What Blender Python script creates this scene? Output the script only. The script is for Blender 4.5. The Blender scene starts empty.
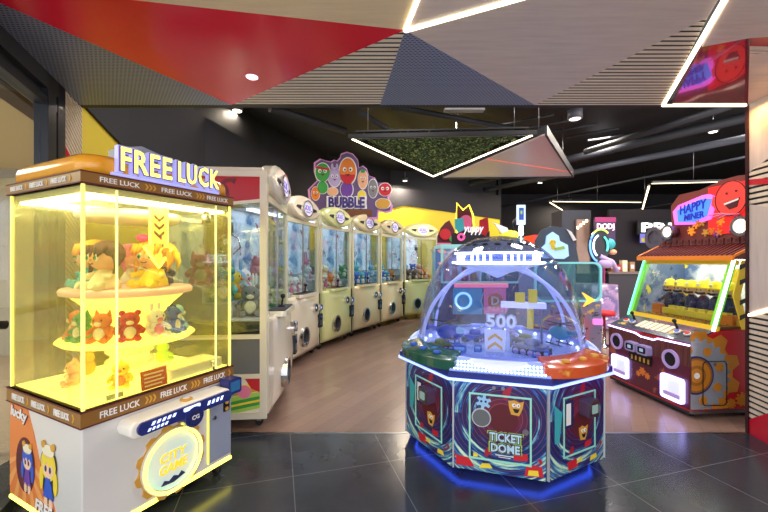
import bpy, bmesh, math, random
from mathutils import Vector as V, Matrix as Mx
random.seed(7)
PI = math.pi
HALL = .5
H, F, CX, CY = 1.55, 368.0, 384.0, 260.0        # eye height, focal length in pixels, principal column, horizon row
sc = bpy.context.scene
LINK = sc.collection.objects.link

# ------------------------------------------------------------------ materials
def lin(c):
    return tuple((x/255/12.92 if x/255 <= .04045 else ((x/255+.055)/1.055)**2.4) for x in c)
MATS = {}
def mat(name, c=(200,200,200), rough=.5, metal=0, emit=0, ec=None, coat=0, spec=.5):
    if name in MATS: return MATS[name]
    m = bpy.data.materials.new(name); m.use_nodes = True
    b = m.node_tree.nodes['Principled BSDF']
    b.inputs['Base Color'].default_value = (*lin(c), 1)
    b.inputs['Roughness'].default_value = rough; b.inputs['Metallic'].default_value = metal
    b.inputs['Coat Weight'].default_value = coat; b.inputs['Specular IOR Level'].default_value = spec
    if emit:
        b.inputs['Emission Color'].default_value = (*lin(ec or c), 1); b.inputs['Emission Strength'].default_value = emit
    MATS[name] = m
    return m
def glass(name, tint=(245,250,250), refl=1.0, rough=.02, haze=0.0, hc=(230,240,255)):
    if name in MATS: return MATS[name]
    m = bpy.data.materials.new(name); m.use_nodes = True
    nt = m.node_tree; nt.nodes.clear(); N = nt.nodes.new; L = nt.links.new
    out = N('ShaderNodeOutputMaterial'); tr = N('ShaderNodeBsdfTransparent'); gl = N('ShaderNodeBsdfGlossy')
    tr.inputs[0].default_value = (*lin(tint), 1); gl.inputs['Roughness'].default_value = rough
    fr = N('ShaderNodeLayerWeight'); fr.inputs[0].default_value = .5
    pw = N('ShaderNodeMath'); pw.operation = 'POWER'; pw.inputs[1].default_value = 4; L(fr.outputs['Facing'], pw.inputs[0])
    mu = N('ShaderNodeMath'); mu.operation = 'MULTIPLY_ADD'; mu.inputs[1].default_value = .8*refl; mu.inputs[2].default_value = .035*refl; L(pw.outputs[0], mu.inputs[0])
    mx = N('ShaderNodeMixShader'); L(mu.outputs[0], mx.inputs[0]); L(tr.outputs[0], mx.inputs[1]); L(gl.outputs[0], mx.inputs[2])
    last = mx
    if haze:
        df = N('ShaderNodeBsdfDiffuse'); df.inputs[0].default_value = (*lin(hc), 1)
        tl = N('ShaderNodeBsdfTranslucent'); tl.inputs[0].default_value = (*lin(hc), 1)
        ad = N('ShaderNodeMixShader'); ad.inputs[0].default_value = .5; L(df.outputs[0], ad.inputs[1]); L(tl.outputs[0], ad.inputs[2])
        m2 = N('ShaderNodeMixShader'); m2.inputs[0].default_value = haze; L(mx.outputs[0], m2.inputs[1]); L(ad.outputs[0], m2.inputs[2]); last = m2
    L(last.outputs[0], out.inputs[0]); MATS[name] = m
    return m
class NG:
    """small node-graph helper on a principled material"""
    def __init__(s, name, rough=.5, coat=0, metal=0):
        s.m = bpy.data.materials.new(name); s.m.use_nodes = True; s.nt = s.m.node_tree
        s.b = s.nt.nodes['Principled BSDF']; s.b.inputs['Roughness'].default_value = rough
        s.b.inputs['Coat Weight'].default_value = coat; s.b.inputs['Metallic'].default_value = metal
        MATS[name] = s.m
    def n(s, t, **k):
        x = s.nt.nodes.new(t)
        for a, v in k.items(): setattr(x, a, v)
        return x
    def l(s, a, b): s.nt.links.new(a, b)
    def coord(s, which='Object', rot=0, loc=(0,0,0), scale=(1,1,1)):
        t = s.n('ShaderNodeTexCoord'); mp = s.n('ShaderNodeMapping'); mp.inputs['Rotation'].default_value = (0,0,rot)
        mp.inputs['Location'].default_value = loc; mp.inputs['Scale'].default_value = scale
        s.l(t.outputs[which], mp.inputs[0]); return mp.outputs[0]
    def math(s, op, a, b=None, c=None):
        x = s.n('ShaderNodeMath', operation=op)
        for i, v in enumerate((a, b, c)):
            if v is None: continue
            if isinstance(v, (int, float)): x.inputs[i].default_value = v
            else: s.l(v, x.inputs[i])
        return x.outputs[0]
    def ramp(s, fac, stops, interp='LINEAR'):
        r = s.n('ShaderNodeValToRGB'); e = r.color_ramp; e.interpolation = interp
        while len(e.elements) < len(stops): e.elements.new(.5)
        for el, (p, c) in zip(e.elements, stops): el.position = p; el.color = (*lin(c), 1)
        s.l(fac, r.inputs[0]); return r.outputs[0]
    def noise(s, vec, scale, detail=3, rough=.5):
        t = s.n('ShaderNodeTexNoise'); t.inputs['Scale'].default_value = scale; t.inputs['Detail'].default_value = detail
        t.inputs['Roughness'].default_value = rough; s.l(vec, t.inputs['Vector']); return t.outputs['Fac']
    def mix(s, f, a, b):
        x = s.n('ShaderNodeMixRGB')
        for i, v in enumerate((f, a, b)):
            if isinstance(v, (int, float)): x.inputs[i].default_value = v
            elif isinstance(v, tuple): x.inputs[i].default_value = (*lin(v), 1)
            else: s.l(v, x.inputs[i])
        return x.outputs[0]
    def base(s, c): s.l(c, s.b.inputs['Base Color'])
    def emit(s, c, k): s.l(c, s.b.inputs['Emission Color']); s.b.inputs['Emission Strength'].default_value = k

def swirl(name, stops, cx=0, cy=0, freq=40, noise=6, splash=None, thr=.58, rough=.3, emit=0, nscale=5):
    """printed artwork: rings round a point in the panel's own plane, with splashes of other ink"""
    g = NG(name, rough, .3); v = g.coord()
    sp = g.n('ShaderNodeSeparateXYZ'); g.l(v, sp.inputs[0])
    dx = g.math('SUBTRACT', sp.outputs[0], cx); dy = g.math('SUBTRACT', sp.outputs[1], cy)
    d = g.math('SQRT', g.math('ADD', g.math('MULTIPLY', dx, dx), g.math('MULTIPLY', dy, dy)))
    n = g.noise(v, nscale, 3)
    a = g.math('ADD', g.math('MULTIPLY', d, freq), g.math('MULTIPLY', n, noise))
    s1 = g.math('ADD', g.math('MULTIPLY', g.math('SINE', a), .5), .5)
    k = g.math('ADD', g.math('MULTIPLY', s1, .35), g.math('MULTIPLY', d, 1.6))
    c = g.ramp(k, stops)
    for i, (col, sc_, th) in enumerate(splash or []):
        n2 = g.noise(g.coord(loc=(i*3.1, i*1.7, 0), scale=(1, 1.6, 1)), sc_, 4)
        f = g.math('MULTIPLY', g.math('SUBTRACT', n2, th), 18); f = g.n_clamp(f) if hasattr(g, 'n_clamp') else f
        cl = g.n('ShaderNodeClamp'); g.l(f, cl.inputs[0]); c = g.mix(cl.outputs[0], c, col)
    g.base(c)
    if emit: g.emit(c, emit)
    return g.m

# ------------------------------------------------------------------ mesh builder
def frame(o, nrm, up=(0,0,1)):
    z = V(nrm).normalized(); y = V(up); y = (y - z*y.dot(z)).normalized(); x = y.cross(z)
    m = Mx((x, y, z)).transposed().to_4x4(); m.translation = V(o); return m
def clip(poly, a, b, c):
    """keep the part of poly with a*x+b*y <= c"""
    out = []
    for i in range(len(poly)):
        p, q = poly[i], poly[(i+1) % len(poly)]
        dp, dq = a*p[0]+b*p[1]-c, a*q[0]+b*q[1]-c
        if dp <= 0: out.append(p)
        if dp*dq < 0:
            t = dp/(dp-dq); out.append((p[0]+t*(q[0]-p[0]), p[1]+t*(q[1]-p[1])))
    return out
def rect_clip(poly, x0, x1, y0, y1):
    for a, b, c in ((1,0,x1), (-1,0,-x0), (0,1,y1), (0,-1,-y0)):
        if len(poly) > 2: poly = clip(poly, a, b, c)
    return poly
def circ(cx, cy, r, n=28, ry=None, a0=0):
    ry = ry or r
    return [(cx+r*math.cos(a0+2*PI*i/n), cy+ry*math.sin(a0+2*PI*i/n)) for i in range(n)]
def gear(cx, cy, r0, r1, teeth, a0=0):
    p = []
    for i in range(teeth):
        for f, r in ((.0, r0), (.18, r1), (.52, r1), (.70, r0)):
            a = a0+2*PI*(i+f)/teeth; p.append((cx+r*math.cos(a), cy+r*math.sin(a)))
    return p
def rrect(x0, x1, y0, y1, r, n=5):
    p = []
    for cx, cy, a in ((x1-r, y1-r, 0), (x0+r, y1-r, 90), (x0+r, y0+r, 180), (x1-r, y0+r, 270)):
        for i in range(n+1):
            t = math.radians(a+90*i/n); p.append((cx+r*math.cos(t), cy+r*math.sin(t)))
    return p
class MB:
    def __init__(s, m=None):
        s.bm = bmesh.new(); s.mats = []; s.mi = 0; s.M = Mx()
        if m: s.m(m)
    def m(s, m):
        if m not in s.mats: s.mats.append(m)
        s.mi = s.mats.index(m); return s
    def v(s, p): return s.bm.verts.new(s.M @ V(p))
    def f(s, vs, smooth=False):
        try: f = s.bm.faces.new(vs)
        except ValueError: return
        f.material_index = s.mi; f.smooth = smooth
    def box(s, x0, x1, y0, y1, z0, z1):
        v = [s.v(p) for p in ((x0,y0,z0),(x1,y0,z0),(x1,y1,z0),(x0,y1,z0),(x0,y0,z1),(x1,y0,z1),(x1,y1,z1),(x0,y1,z1))]
        for q in ((3,2,1,0),(4,5,6,7),(0,1,5,4),(1,2,6,5),(2,3,7,6),(3,0,4,7)): s.f([v[i] for i in q])
        return s
    def prism(s, poly, z0, z1, F_=None, smooth=False):
        """poly in x,y of frame F_, extruded from z0 to z1"""
        if len(poly) < 3: return s
        F_ = F_ or Mx(); n = len(poly)
        ar = sum(poly[i][0]*poly[(i+1)%n][1]-poly[(i+1)%n][0]*poly[i][1] for i in range(n))
        if ar < 0: poly = poly[::-1]
        a = [s.v(F_ @ V((x, y, z0))) for x, y in poly]; b = [s.v(F_ @ V((x, y, z1))) for x, y in poly]
        s.f(a[::-1]); s.f(b)
        for i in range(n): s.f([a[i], a[(i+1)%n], b[(i+1)%n], b[i]], smooth)
        return s
    def ringp(s, outer, inner, z0, z1, F_=None):
        """flat ring between two polygons with the same number of points"""
        F_ = F_ or Mx(); n = len(outer)
        A = [[s.v(F_ @ V((x, y, z))) for x, y in p] for p, z in ((outer, z0), (outer, z1), (inner, z1), (inner, z0))]
        for k in range(4):
            for i in range(n): s.f([A[k][i], A[k][(i+1)%n], A[(k+1)%4][(i+1)%n], A[(k+1)%4][i]])
        return s
    def frame4(s, x0, x1, y0, y1, w, z0, z1, F_=None):
        return s.ringp([(x0,y0),(x1,y0),(x1,y1),(x0,y1)], [(x0+w,y0+w),(x1-w,y0+w),(x1-w,y1-w),(x0+w,y1-w)], z0, z1, F_)
    def tube(s, pts, r, n=8, closed=False, r1=None, flat=None):
        pts = [V(p) for p in pts]; N = len(pts); rings = []
        up = V((0,0,1))
        for i, p in enumerate(pts):
            a = pts[(i-1) % N] if (closed or i) else p; b = pts[(i+1) % N] if (closed or i < N-1) else p
            t = (b-a).normalized(); u = up if abs(t.dot(up)) < .95 else V((1,0,0))
            x = t.cross(u).normalized(); y = x.cross(t)
            rr = r if r1 is None else r+(r1-r)*i/max(1, N-1)
            rings.append([s.v(p+x*math.cos(2*PI*k/n)*rr+y*math.sin(2*PI*k/n)*rr*(flat or 1)) for k in range(n)])
        for i in range(N if closed else N-1):
            A, B = rings[i], rings[(i+1) % N]
            for k in range(n): s.f([A[k], A[(k+1)%n], B[(k+1)%n], B[k]], n > 5)
        if not closed: s.f(rings[0][::-1]); s.f(rings[-1])
        return s
    def cyl(s, a, b, r, r1=None, n=20): return s.tube([a, b], r, n, r1=r if r1 is None else r1)
    def lathe(s, prof, c=(0,0,0), n=32, F_=None, closed=False):
        F_ = F_ or Mx(); c = V(c); rings = []
        for r, z in prof:
            rings.append([s.v(F_ @ (c+V((max(r,1e-4)*math.cos(2*PI*k/n), max(r,1e-4)*math.sin(2*PI*k/n), z)))) for k in range(n)])
        N = len(rings)
        for i in range(N if closed else N-1):
            A, B = rings[i], rings[(i+1) % N]
            for k in range(n): s.f([A[k], A[(k+1)%n], B[(k+1)%n], B[k]], True)
        if not closed: s.f(rings[0][::-1]); s.f(rings[-1])
        return s
    def ball(s, c, r, n=12, k=8):
        r = (r, r, r) if isinstance(r, (int, float)) else r; c = V(c)
        rings = [[s.v(c+V((r[0]*math.sin(PI*j/k)*math.cos(2*PI*i/n), r[1]*math.sin(PI*j/k)*math.sin(2*PI*i/n), r[2]*math.cos(PI*j/k)))) for i in range(n)] for j in range(1, k)]
        t, b = s.v(c+V((0,0,r[2]))), s.v(c-V((0,0,r[2])))
        for i in range(n):
            s.f([t, rings[0][i], rings[0][(i+1)%n]], True); s.f([b, rings[-1][(i+1)%n], rings[-1][i]], True)
            for j in range(k-2): s.f([rings[j][i], rings[j+1][i], rings[j+1][(i+1)%n], rings[j][(i+1)%n]], True)
        return s
    def text(s, t, size, F_, depth=.004, off=0.0, w=None, shear=0, space=1.0):
        """lettering centred on the origin of F_, facing its +z; w fits the width"""
        cu = bpy.data.curves.new('lettering', 'FONT'); cu.body = t; cu.size = 1; cu.extrude = .0; cu.offset = off
        cu.align_x = 'CENTER'; cu.align_y = 'CENTER'; cu.resolution_u = 2; cu.shear = shear; cu.space_character = space; cu.fill_mode = 'NONE'
        cu.fill_mode = 'FRONT' if False else 'BOTH'; cu.extrude = .5
        o = bpy.data.objects.new('lettering', cu); LINK(o)
        me = bpy.data.meshes.new_from_object(o.evaluated_get(bpy.context.evaluated_depsgraph_get()))
        xs = [v.co.x for v in me.vertices]; ys = [v.co.y for v in me.vertices]
        if not xs: return s
        cx, cy, wx, wy = (min(xs)+max(xs))/2, (min(ys)+max(ys))/2, max(xs)-min(xs), max(ys)-min(ys)
        ky = size/wy; kx = (w/wx) if w else ky
        vs = [s.v(F_ @ V(((v.co.x-cx)*kx, (v.co.y-cy)*ky, (v.co.z+.5)*depth))) for v in me.vertices]
        for p in me.polygons: s.f([vs[i] for i in p.vertices])
        bpy.data.objects.remove(o); bpy.data.meshes.remove(me); bpy.data.curves.remove(cu)
        return s
    def build(s, name, parent=None, M=None, bevel=0):
        me = bpy.data.meshes.new(name); s.bm.normal_update(); s.bm.to_mesh(me); s.bm.free()
        for m in s.mats: me.materials.append(m)
        o = bpy.data.objects.new(name, me); LINK(o)
        if parent: o.parent = parent
        if M is not None: o.matrix_local = M
        if bevel:
            b = o.modifiers.new('edge', 'BEVEL'); b.width = bevel; b.segments = 2; b.limit_method = 'ANGLE'
        return o
def tag(o, label, cat, group=None, kind=None):
    o['label'] = label; o['category'] = cat
    if group: o['group'] = group
    if kind: o['kind'] = kind
    return o
def struct(o): o['kind'] = 'structure'; return o
def thing(name, label, cat, loc=(0,0,0), rz=0, group=None):
    o = bpy.data.objects.new(name, None); LINK(o); o.location = loc; o.rotation_euler = (0,0,rz); o.empty_display_size = .1
    tag(o, label, cat, group)
    o.matrix_world = Mx.Translation(V(loc)) @ Mx.Rotation(rz, 4, 'Z'); return o
def at(px, py, Y): return V(((px-CX)/F*Y, Y, H+(CY-py)/F*Y))           # the point at distance Y seen at a pixel of the photograph
def atz(px, py, z):
    Y = (z-H)*F/(CY-py); return V(((px-CX)/F*Y, Y, z))
def pick(o, px, py, ax, val):
    """local coordinates of o where the sight line meets the local plane axis=val"""
    Mi = (Mx.Translation(o.location) @ Mx.Rotation(o.rotation_euler[2], 4, 'Z')).inverted()
    a = Mi @ V((0,0,H)); d = Mi.to_3x3() @ V(((px-CX)/F, 1, (CY-py)/F))
    return a+d*((val-a[ax])/d[ax])
def area(name, loc, size, power, col=(255,255,255), rot=(0,0,0), sy=None, spread=PI):
    l = bpy.data.lights.new(name, 'AREA'); l.energy = power; l.color = lin(col); l.size = size; l.spread = spread
    if sy: l.shape = 'RECTANGLE'; l.size_y = sy
    else: l.shape = 'DISK'
    o = bpy.data.objects.new(name, l); LINK(o); o.location = loc; o.rotation_euler = rot; return o

# ------------------------------------------------------------------ common materials
BLACK = mat('black_paint', (14,14,17), .6)
DARK = mat('dark_grey', (40,42,48), .55)
DARKWALL = mat('dark_wall_paint', (28,27,34), .7)
DUCT = mat('duct_grey', (74,78,88), .5)
WHITEP = mat('white_powder', (225,225,225), .35)
CHROME = mat('chrome', (220,220,225), .12, 1)
STEEL = mat('steel', (150,150,155), .3, 1)
CREAM = mat('cream_pearl', (226,222,170), .25, .15, coat=.5)
CREAMF = mat('cream_frame', (222,216,182), .3, .1, coat=.3)
RUBBER = mat('rubber', (22,22,24), .7)
SCREEN = mat('dark_screen', (25,30,45), .1)
LED = mat('led_warm_white', (255,240,205), .5, emit=4, ec=(255,236,196))
LEDC = mat('led_cold_white', (235,240,255), .5, emit=7, ec=(225,232,255))
LEDV = mat('led_violet_white', (200,205,255), .5, emit=5, ec=(150,160,255))
LEDB = mat('led_blue', (80,100,255), .5, emit=7, ec=(50,80,255))
LEDY = mat('led_yellow', (255,240,80), .5, emit=7, ec=(255,236,50))
LEDG = mat('led_green', (80,230,120), .5, emit=3, ec=(60,230,110))
PANE = glass('clear_glass', (238,244,246), 1.0)
YPANE = glass('acrylic_light_haze', (252,250,225), 1.0, .02, .05, (255,250,170))  # yellow haze in the panes imitates the wash of light inside
def pal(n, c, r=.6, **k): return mat('ink_'+n, c, r, **k)
INK = {n: pal(n, c) for n, c in dict(white=(240,240,238), black=(20,18,24), red=(200,30,45), orange=(232,130,40), yellow=(240,215,60), green=(60,160,70), teal=(60,170,180),
    blue=(50,90,200), navy=(24,32,90), purple=(110,60,160), pink=(235,130,170), brown=(120,70,40), skin=(245,205,170), grey=(130,130,135), lightblue=(150,200,235),
    gold=(214,160,60), maroon=(90,18,34), lilac=(190,170,220), cream=(240,230,200), lime=(170,210,90), peach=(240,180,140), mint=(170,225,200), magenta=(200,40,130)).items()}

# ------------------------------------------------------------------ room shell
YE = -.4
ZC, YP = 2.939, 3.297          # ceiling height in front of the opening, distance of the opening
TILT = math.radians(16)
g = NG('dark_stone_tiles', .22)
u = g.coord('Object', 0)
sp = g.n('ShaderNodeSeparateXYZ'); g.l(u, sp.inputs[0])
ct, st = math.cos(TILT), math.sin(TILT)
U = g.math('ADD', g.math('MULTIPLY', sp.outputs[0], ct), g.math('MULTIPLY', sp.outputs[1], st))
W = g.math('SUBTRACT', g.math('MULTIPLY', sp.outputs[1], ct), g.math('MULTIPLY', sp.outputs[0], st))
def groove(x, o):
    fr = g.math('FRACT', g.math('DIVIDE', g.math('SUBTRACT', x, o-7.2), .72))
    return g.math('LESS_THAN', g.math('ABSOLUTE', g.math('SUBTRACT', fr, .0)), .0075)
gr = g.math('MAXIMUM', groove(U, .098), groove(W, 2.712))
nz = g.noise(u, 3, 6, .6)
g.base(g.mix(gr, g.ramp(nz, [(.3, (42,46,55)), (.7, (54,58,68))]), (104,106,112)))
g.l(g.math('ADD', g.math('MULTIPLY', nz, .12), .17), g.b.inputs['Roughness'])
TILES = g.m
g = NG('wood_planks', .27)
u = g.coord('Object', math.radians(-60))
br = g.n('ShaderNodeTexBrick', offset=.37); g.l(u, br.inputs['Vector'])
for k, v_ in (('Scale', 1), ('Mortar Size', .0018), ('Brick Width', 1.2), ('Row Height', .14), ('Bias', 0)): br.inputs[k].default_value = v_
br.inputs['Color1'].default_value = (*lin((118,92,80)), 1); br.inputs['Color2'].default_value = (*lin((140,112,98)), 1); br.inputs['Mortar'].default_value = (*lin((92,72,62)), 1)
gn = g.noise(g.coord('Object', math.radians(-60), scale=(1.2, 14, 1)), 5, 5, .6)
g.base(g.mix(g.math('MULTIPLY', gn, .55), br.outputs[0], (166,140,126)))
WOOD = g.m
def rot_noise_mat(name, c1, c2, rough, scale, stretch=(1,8,1), coat=0):
    g = NG(name, rough, coat); g.base(g.ramp(g.noise(g.coord(scale=stretch), scale, 5, .6), [(.3, c1), (.7, c2)])); return g.m
LAM = rot_noise_mat('beige_laminate', (188,174,166), (204,190,180), .38, 3, (1,10,1))
LAMW = rot_noise_mat('warm_laminate', (206,186,150), (222,202,166), .4, 3, (1,10,1))
SLAT = rot_noise_mat('slat_laminate', (205,190,170), (222,208,188), .45, 4)
REDG = rot_noise_mat('gloss_red', (206,4,44), (220,8,54), .2, 1.2, (1,1,1), 0)
REDW = mat('red_wall_panel', (190,20,45), .25)
g = NG('black_perforated_metal', .4, metal=.3)
br = g.n('ShaderNodeTexBrick', offset=.5); g.l(g.coord('Object', math.radians(0)), br.inputs['Vector'])
for k, v_ in (('Scale', 1), ('Mortar Size', .0065), ('Brick Width', .03), ('Row Height', .02), ('Mortar Smooth', .1)): br.inputs[k].default_value = v_
br.inputs['Color1'].default_value = br.inputs['Color2'].default_value = (*lin((16,17,22)), 1); br.inputs['Mortar'].default_value = (*lin((126,138,168)), 1)
g.base(br.outputs[0]); MESH = g.m
YWALL = mat('yellow_wall_paint', (214,190,40), .6)

struct(MB(TILES).prism([(-2.9,-2.5),(4.2,-2.5),(4.2,YP),(-2.9,YP)], -.05, 0).build('floor_tiles'))
struct(MB(WOOD).prism([(-3.2,YP),(16,YP),(16,17),(-3.2,17)], -.05, 0).build('floor_wood'))
struct(MB(STEEL).box(-2.74, 3.3, YP-.012, YP+.012, 0, .002).build('trim_1'))

def cpt(px, py): p = atz(px, py, ZC); return (p.x, p.y)
Zup, Zdn = ZC+.05, ZC
FC = Mx()          # ceiling panels lie in the x,y plane
def cpanel(pts, m, name='ceiling_panel', z0=Zdn, z1=Zup): return struct(MB(m).prism(pts, z0, z1).build(name))
A = cpt(405,30); B1 = cpt(232,105); B2 = cpt(380,105); B3 = cpt(535,105); B4 = cpt(663,105); B5 = cpt(708,17)
def ray2(a, b, t): return (a[0]+(b[0]-a[0])*t, a[1]+(b[1]-a[1])*t)
LW = lambda Y: (-1.411-.4*Y, Y)                 # line of the shopfront wall
RW = lambda Y: (3.261-.147*(YP-Y), Y)           # line of the other side wall
R1 = cpt(133,0); Rlow = cpt(0,3); far = ray2(B1, Rlow, 1.1); rtop = ray2(A, R1, 1.53)
cpanel([A, B1, far, rtop], REDG)
cpanel([B1, LW(YP), LW(1.86), far], MESH)
cpanel([A, B2, B3], MESH)
T1 = ray2(A, cpt(417,0), 3.0); T2 = ray2(B4, cpt(724,0), 2.3)
cpanel([A, rtop, LW(1.5), LW(YE), (T1[0], YE), T1], LAMW)
cpanel([A, T1, (T1[0], YE), (T2[0], YE), T2, B5, B3], LAM)
R6 = cpt(702,47); R7 = cpt(750,38); R8 = (RW(R7[1]-.1)[0], R7[1]-.1)
cpanel([R6, T2, (T2[0], YE), RW(YE), R8, R7], LAM)
def slats(tri, pitch=.049, w=.027, z0=ZC, z1=ZC+.003, horiz=True):
    mb = MB(BLACK).prism(tri, z1, z1+.03); mb.m(SLAT)
    ys = [p[1] for p in tri]; y = min(ys)
    while y < max(ys):
        q = clip(clip(tri, 0, -1, -y), 0, 1, y+w)
        if len(q) > 2: mb.prism(q, z0, z1)
        y += pitch
    return struct(mb.build('ceiling_slats'))
slats([A, B1, B2]); slats([B3, B5, B4])
# the glossy red corner piece by the pillar
C1 = cpt(672,105); PC = (3.261, YP)
R9 = ray2(R7, PC, .2)
cpanel([R9, R8, PC], LAM)
mb = MB(REDW).prism([R7, R8, R9], ZC+.02, ZC+.05); mb.m(SLAT)
for k in range(9):
    q = clip(clip([R7, R8, R9], .05, -1, -(R7[1]+.0+.03*k)), -.05, 1, R7[1]+.014+.03*k)
    if len(q) > 2: mb.prism(q, ZC, ZC+.02)
struct(mb.build('ceiling_slats'))
cpanel([C1, R6, R7, PC], mat('gloss_plum', (120,20,50), .1, coat=1))
# edge of the opening: fascia up into the dark, dark ceiling inside
struct(MB(BLACK).box(-2.9, 4.2, YP, YP+.06, ZC, 4.35).build('wall_header'))
struct(MB(BLACK).box(-3.2, 16, YP, 17, 4.32, 4.4).build('ceiling_dark'))
def led(a, b, w, m, label, h=.012, name='led_strip'):
    a, b = V(a), V(b); d = (b-a).normalized(); n = V((-d.y, d.x, 0))*w/2
    mb = MB(m).prism([tuple((a+n)[:2]), tuple((a-n)[:2]), tuple((b-n)[:2]), tuple((b+n)[:2])], a.z-h, a.z+.002)
    return tag(mb.build(name), label, 'light strip')
led((*A, ZC), (*T1, ZC), .022, LED, 'short warm white ceiling light strip running from the striped triangle apex to the picture top')
a2 = ray2(A, cpt(512,0), 2.2)
led((*A, ZC), (*a2, ZC), .022, LED, 'warm white light strip slanting across the big beige ceiling panel from the dark mesh apex')
led((*B4, ZC), (*T2, ZC), .024, LED, 'long warm white ceiling light strip beside the fan of beige slats')
led((*B4, ZC), (PC[0]-.02, YP, ZC), .02, LED, 'warm white light strip along the opening edge under the plum ceiling corner')

# shopfront wall on one side: tall glass, dark frame, slatted end
LD = V((-.4, 1, 0)).normalized()
def wallframe(Y): return frame((LW(Y)[0], Y, 0), (1/math.hypot(1,.4), .4/math.hypot(1,.4), 0))    # faces into the hall; x runs away from the viewer's left
Fw = wallframe(YP)                               # local x: towards -? computed below
xdir = (Fw.to_3x3() @ V((1,0,0)))
sgn = 1 if xdir.dot(LD) > 0 else -1
def ws(Y): return sgn*(Y-YP)*math.hypot(1,.4)   # local x of the wall point at distance Y
FRM = mat('shopfront_frame', (52,56,64), .4, .4)
r0, r1 = ws(2.99), ws(3.36)
mb = MB(BLACK).prism([(r0,0),(r1,0),(r1,ZC),(r0,ZC)], -.06, -.02, Fw)
mb.m(SLAT); z = .02
def slatq(z, k=.55, w=.024):
    x0, x1 = min(r0,r1), max(r0,r1); s_ = -k
    return rect_clip([(x0, z), (x1, z+s_*(x1-x0)), (x1, z+w+s_*(x1-x0)), (x0, z+w)], x0, x1, 0, ZC)
while z < ZC+.3:
    q = slatq(z)
    if len(q) > 2: mb.prism(q, -.02, 0, Fw)
    z += .047
mb.m(REDW); q = slatq(2.42, w=.09)
mb.prism(q, -.02, .002, Fw)
struct(mb.build('wall_slatted'))
mb = MB(FRM)
for a, b in ((2.72, 2.84), (2.87, 2.99)): mb.prism([(ws(a),0),(ws(b),0),(ws(b),ZC),(ws(a),ZC)], -.07, .015, Fw)
mb.prism([(ws(YE),2.70),(ws(2.99),2.70),(ws(2.99),2.76),(ws(YE),2.76)], -.07, .01, Fw)
mb.prism([(ws(YE),2.82),(ws(2.99),2.82),(ws(2.99),ZC),(ws(YE),ZC)], -.07, .015, Fw)
mb.prism([(ws(YE),0),(ws(2.99),0),(ws(2.99),.07),(ws(YE),.07)], -.07, .015, Fw)
mb.prism([(ws(YE),2.76),(ws(2.9),2.76),(ws(2.9),2.82),(ws(YE),2.82)], -.07, -.03, Fw)
wf = struct(mb.build('window_1'))
MB(PANE).prism([(ws(YE),.07),(ws(2.72),.07),(ws(2.72),2.70),(ws(YE),2.70)], -.04, -.03, Fw).build('window_pane', wf)
# neighbouring shop behind that glass
SHOPW = mat('shop_wall', (176,170,156), .7); SHOPC = mat('shop_ceiling', (226,206,160), .7)
LWD = rot_noise_mat('pale_wood_floor', (170,152,134), (190,172,154), .4, 3, (1,9,1))
struct(MB(LWD).prism([LW(YE), (-2.79,YP+.07), (-3.1,6), (-9,6), (-9,YE)], -.06, -.004).build('floor_shop'))
struct(MB(SHOPC).prism([(LW(YE)[0]-.1,YE), (LW(YP)[0]-.1,YP), (-3.1,6), (-9,6), (-9,YE)], 3.02, 3.08).build('ceiling_shop'))
struct(MB(SHOPW).box(-9.1,-9, -.5, 6.1, 0, 3.1).build('wall_shop_back'))
struct(MB(SHOPW).prism([(-2.80,YP+.07),(-2.86,YP+.07),(-3.12,5.95),(-9,5.95),(-9,6.05),(-3.05,6.05)], 0, 3.1).build('wall_shop_side'))
tag(MB(mat('shop_beam', (96,80,70), .6)).prism([(-2.62,1.8),(-2.76,1.74),(-4.0,4.8),(-3.86,4.86)], 2.97, 3.02).build('ceiling_track'), 'brown ceiling track crossing the neighbouring shop behind the tall glass', 'track')
sl = thing('spotlight', 'small black spotlight hanging in the neighbouring shop behind the glass', 'spotlight', (-3.5, 3.15, 2.58))
MB(BLACK).cyl((0,0,.44), (0,0,.06), .008, n=8).build('rod', sl)
MB(BLACK).cyl((-.09,-.03,.04), (.09,.03,.02), .035).build('lamp_head', sl)
mb = MB(mat('rail_wood', (70,52,44), .4))
hr = thing('handrail', 'dark wooden handrail behind the shopfront glass beside the yellow prize machine', 'handrail', (-3.1, 2.9, 0))
mb.tube([(-.35,-1.0,1.22), (.02,.1,1.02)], .035, 10).build('rail', hr)
mb = MB(STEEL); mb.cyl((-.3,-.85,0), (-.3,-.85,1.17), .018); mb.build('post', hr)
MB(STEEL).cyl((0,.03,0), (0,.03,1.0), .018).build('post', hr)
area('shop_area_lamp', (-5.5, 3.0, 2.95), 2.2, 150, (255,238,205))  # unseen area lamp under the neighbouring shop's ceiling

# the other side wall with the lit corner
FR = frame((PC[0], YP, 0), (-1, .147, 0))
sg = 1 if (FR.to_3x3() @ V((1,0,0))).y < 0 else -1
def rs(Y): return sg*(YP-Y)*math.hypot(1,.147)
mb = MB(LAM); mb.prism([(rs(YP),0),(rs(YE),0),(rs(YE),ZC),(rs(YP),ZC)], -.06, -.02, FR)
x0, x1 = sorted((rs(YP), rs(2.2)))
mb.prism(rect_clip([(x0,1.9),(x1,1.55),(x1,ZC),(x0,ZC)], x0, x1, 0, ZC) if False else [(x0,2.33),(x1,2.75),(x1,ZC),(x0,ZC)], -.02, 0, FR)
mb.prism([(x0,1.08),(x1,1.5),(x1,1.75),(x0,2.05)], -.02, 0, FR)
def wedge(poly, z0, z1):
    mb.m(BLACK).prism(poly, -.02, -.012, FR); mb.m(SLAT); z = z0
    while z < z1:
        q = clip(clip(poly, 0, -1, -z), 0, 1, z+.03)
        if len(q) > 2: mb.prism(q, -.012, 0, FR)
        z += .05
wedge([(x0,2.05),(x1,1.75),(x1,2.75),(x0,2.33)], 1.7, 2.8)
wedge([(x0,.12),(x1,.9),(x1,1.46),(x0,1.03)], .1, 1.5)
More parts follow.
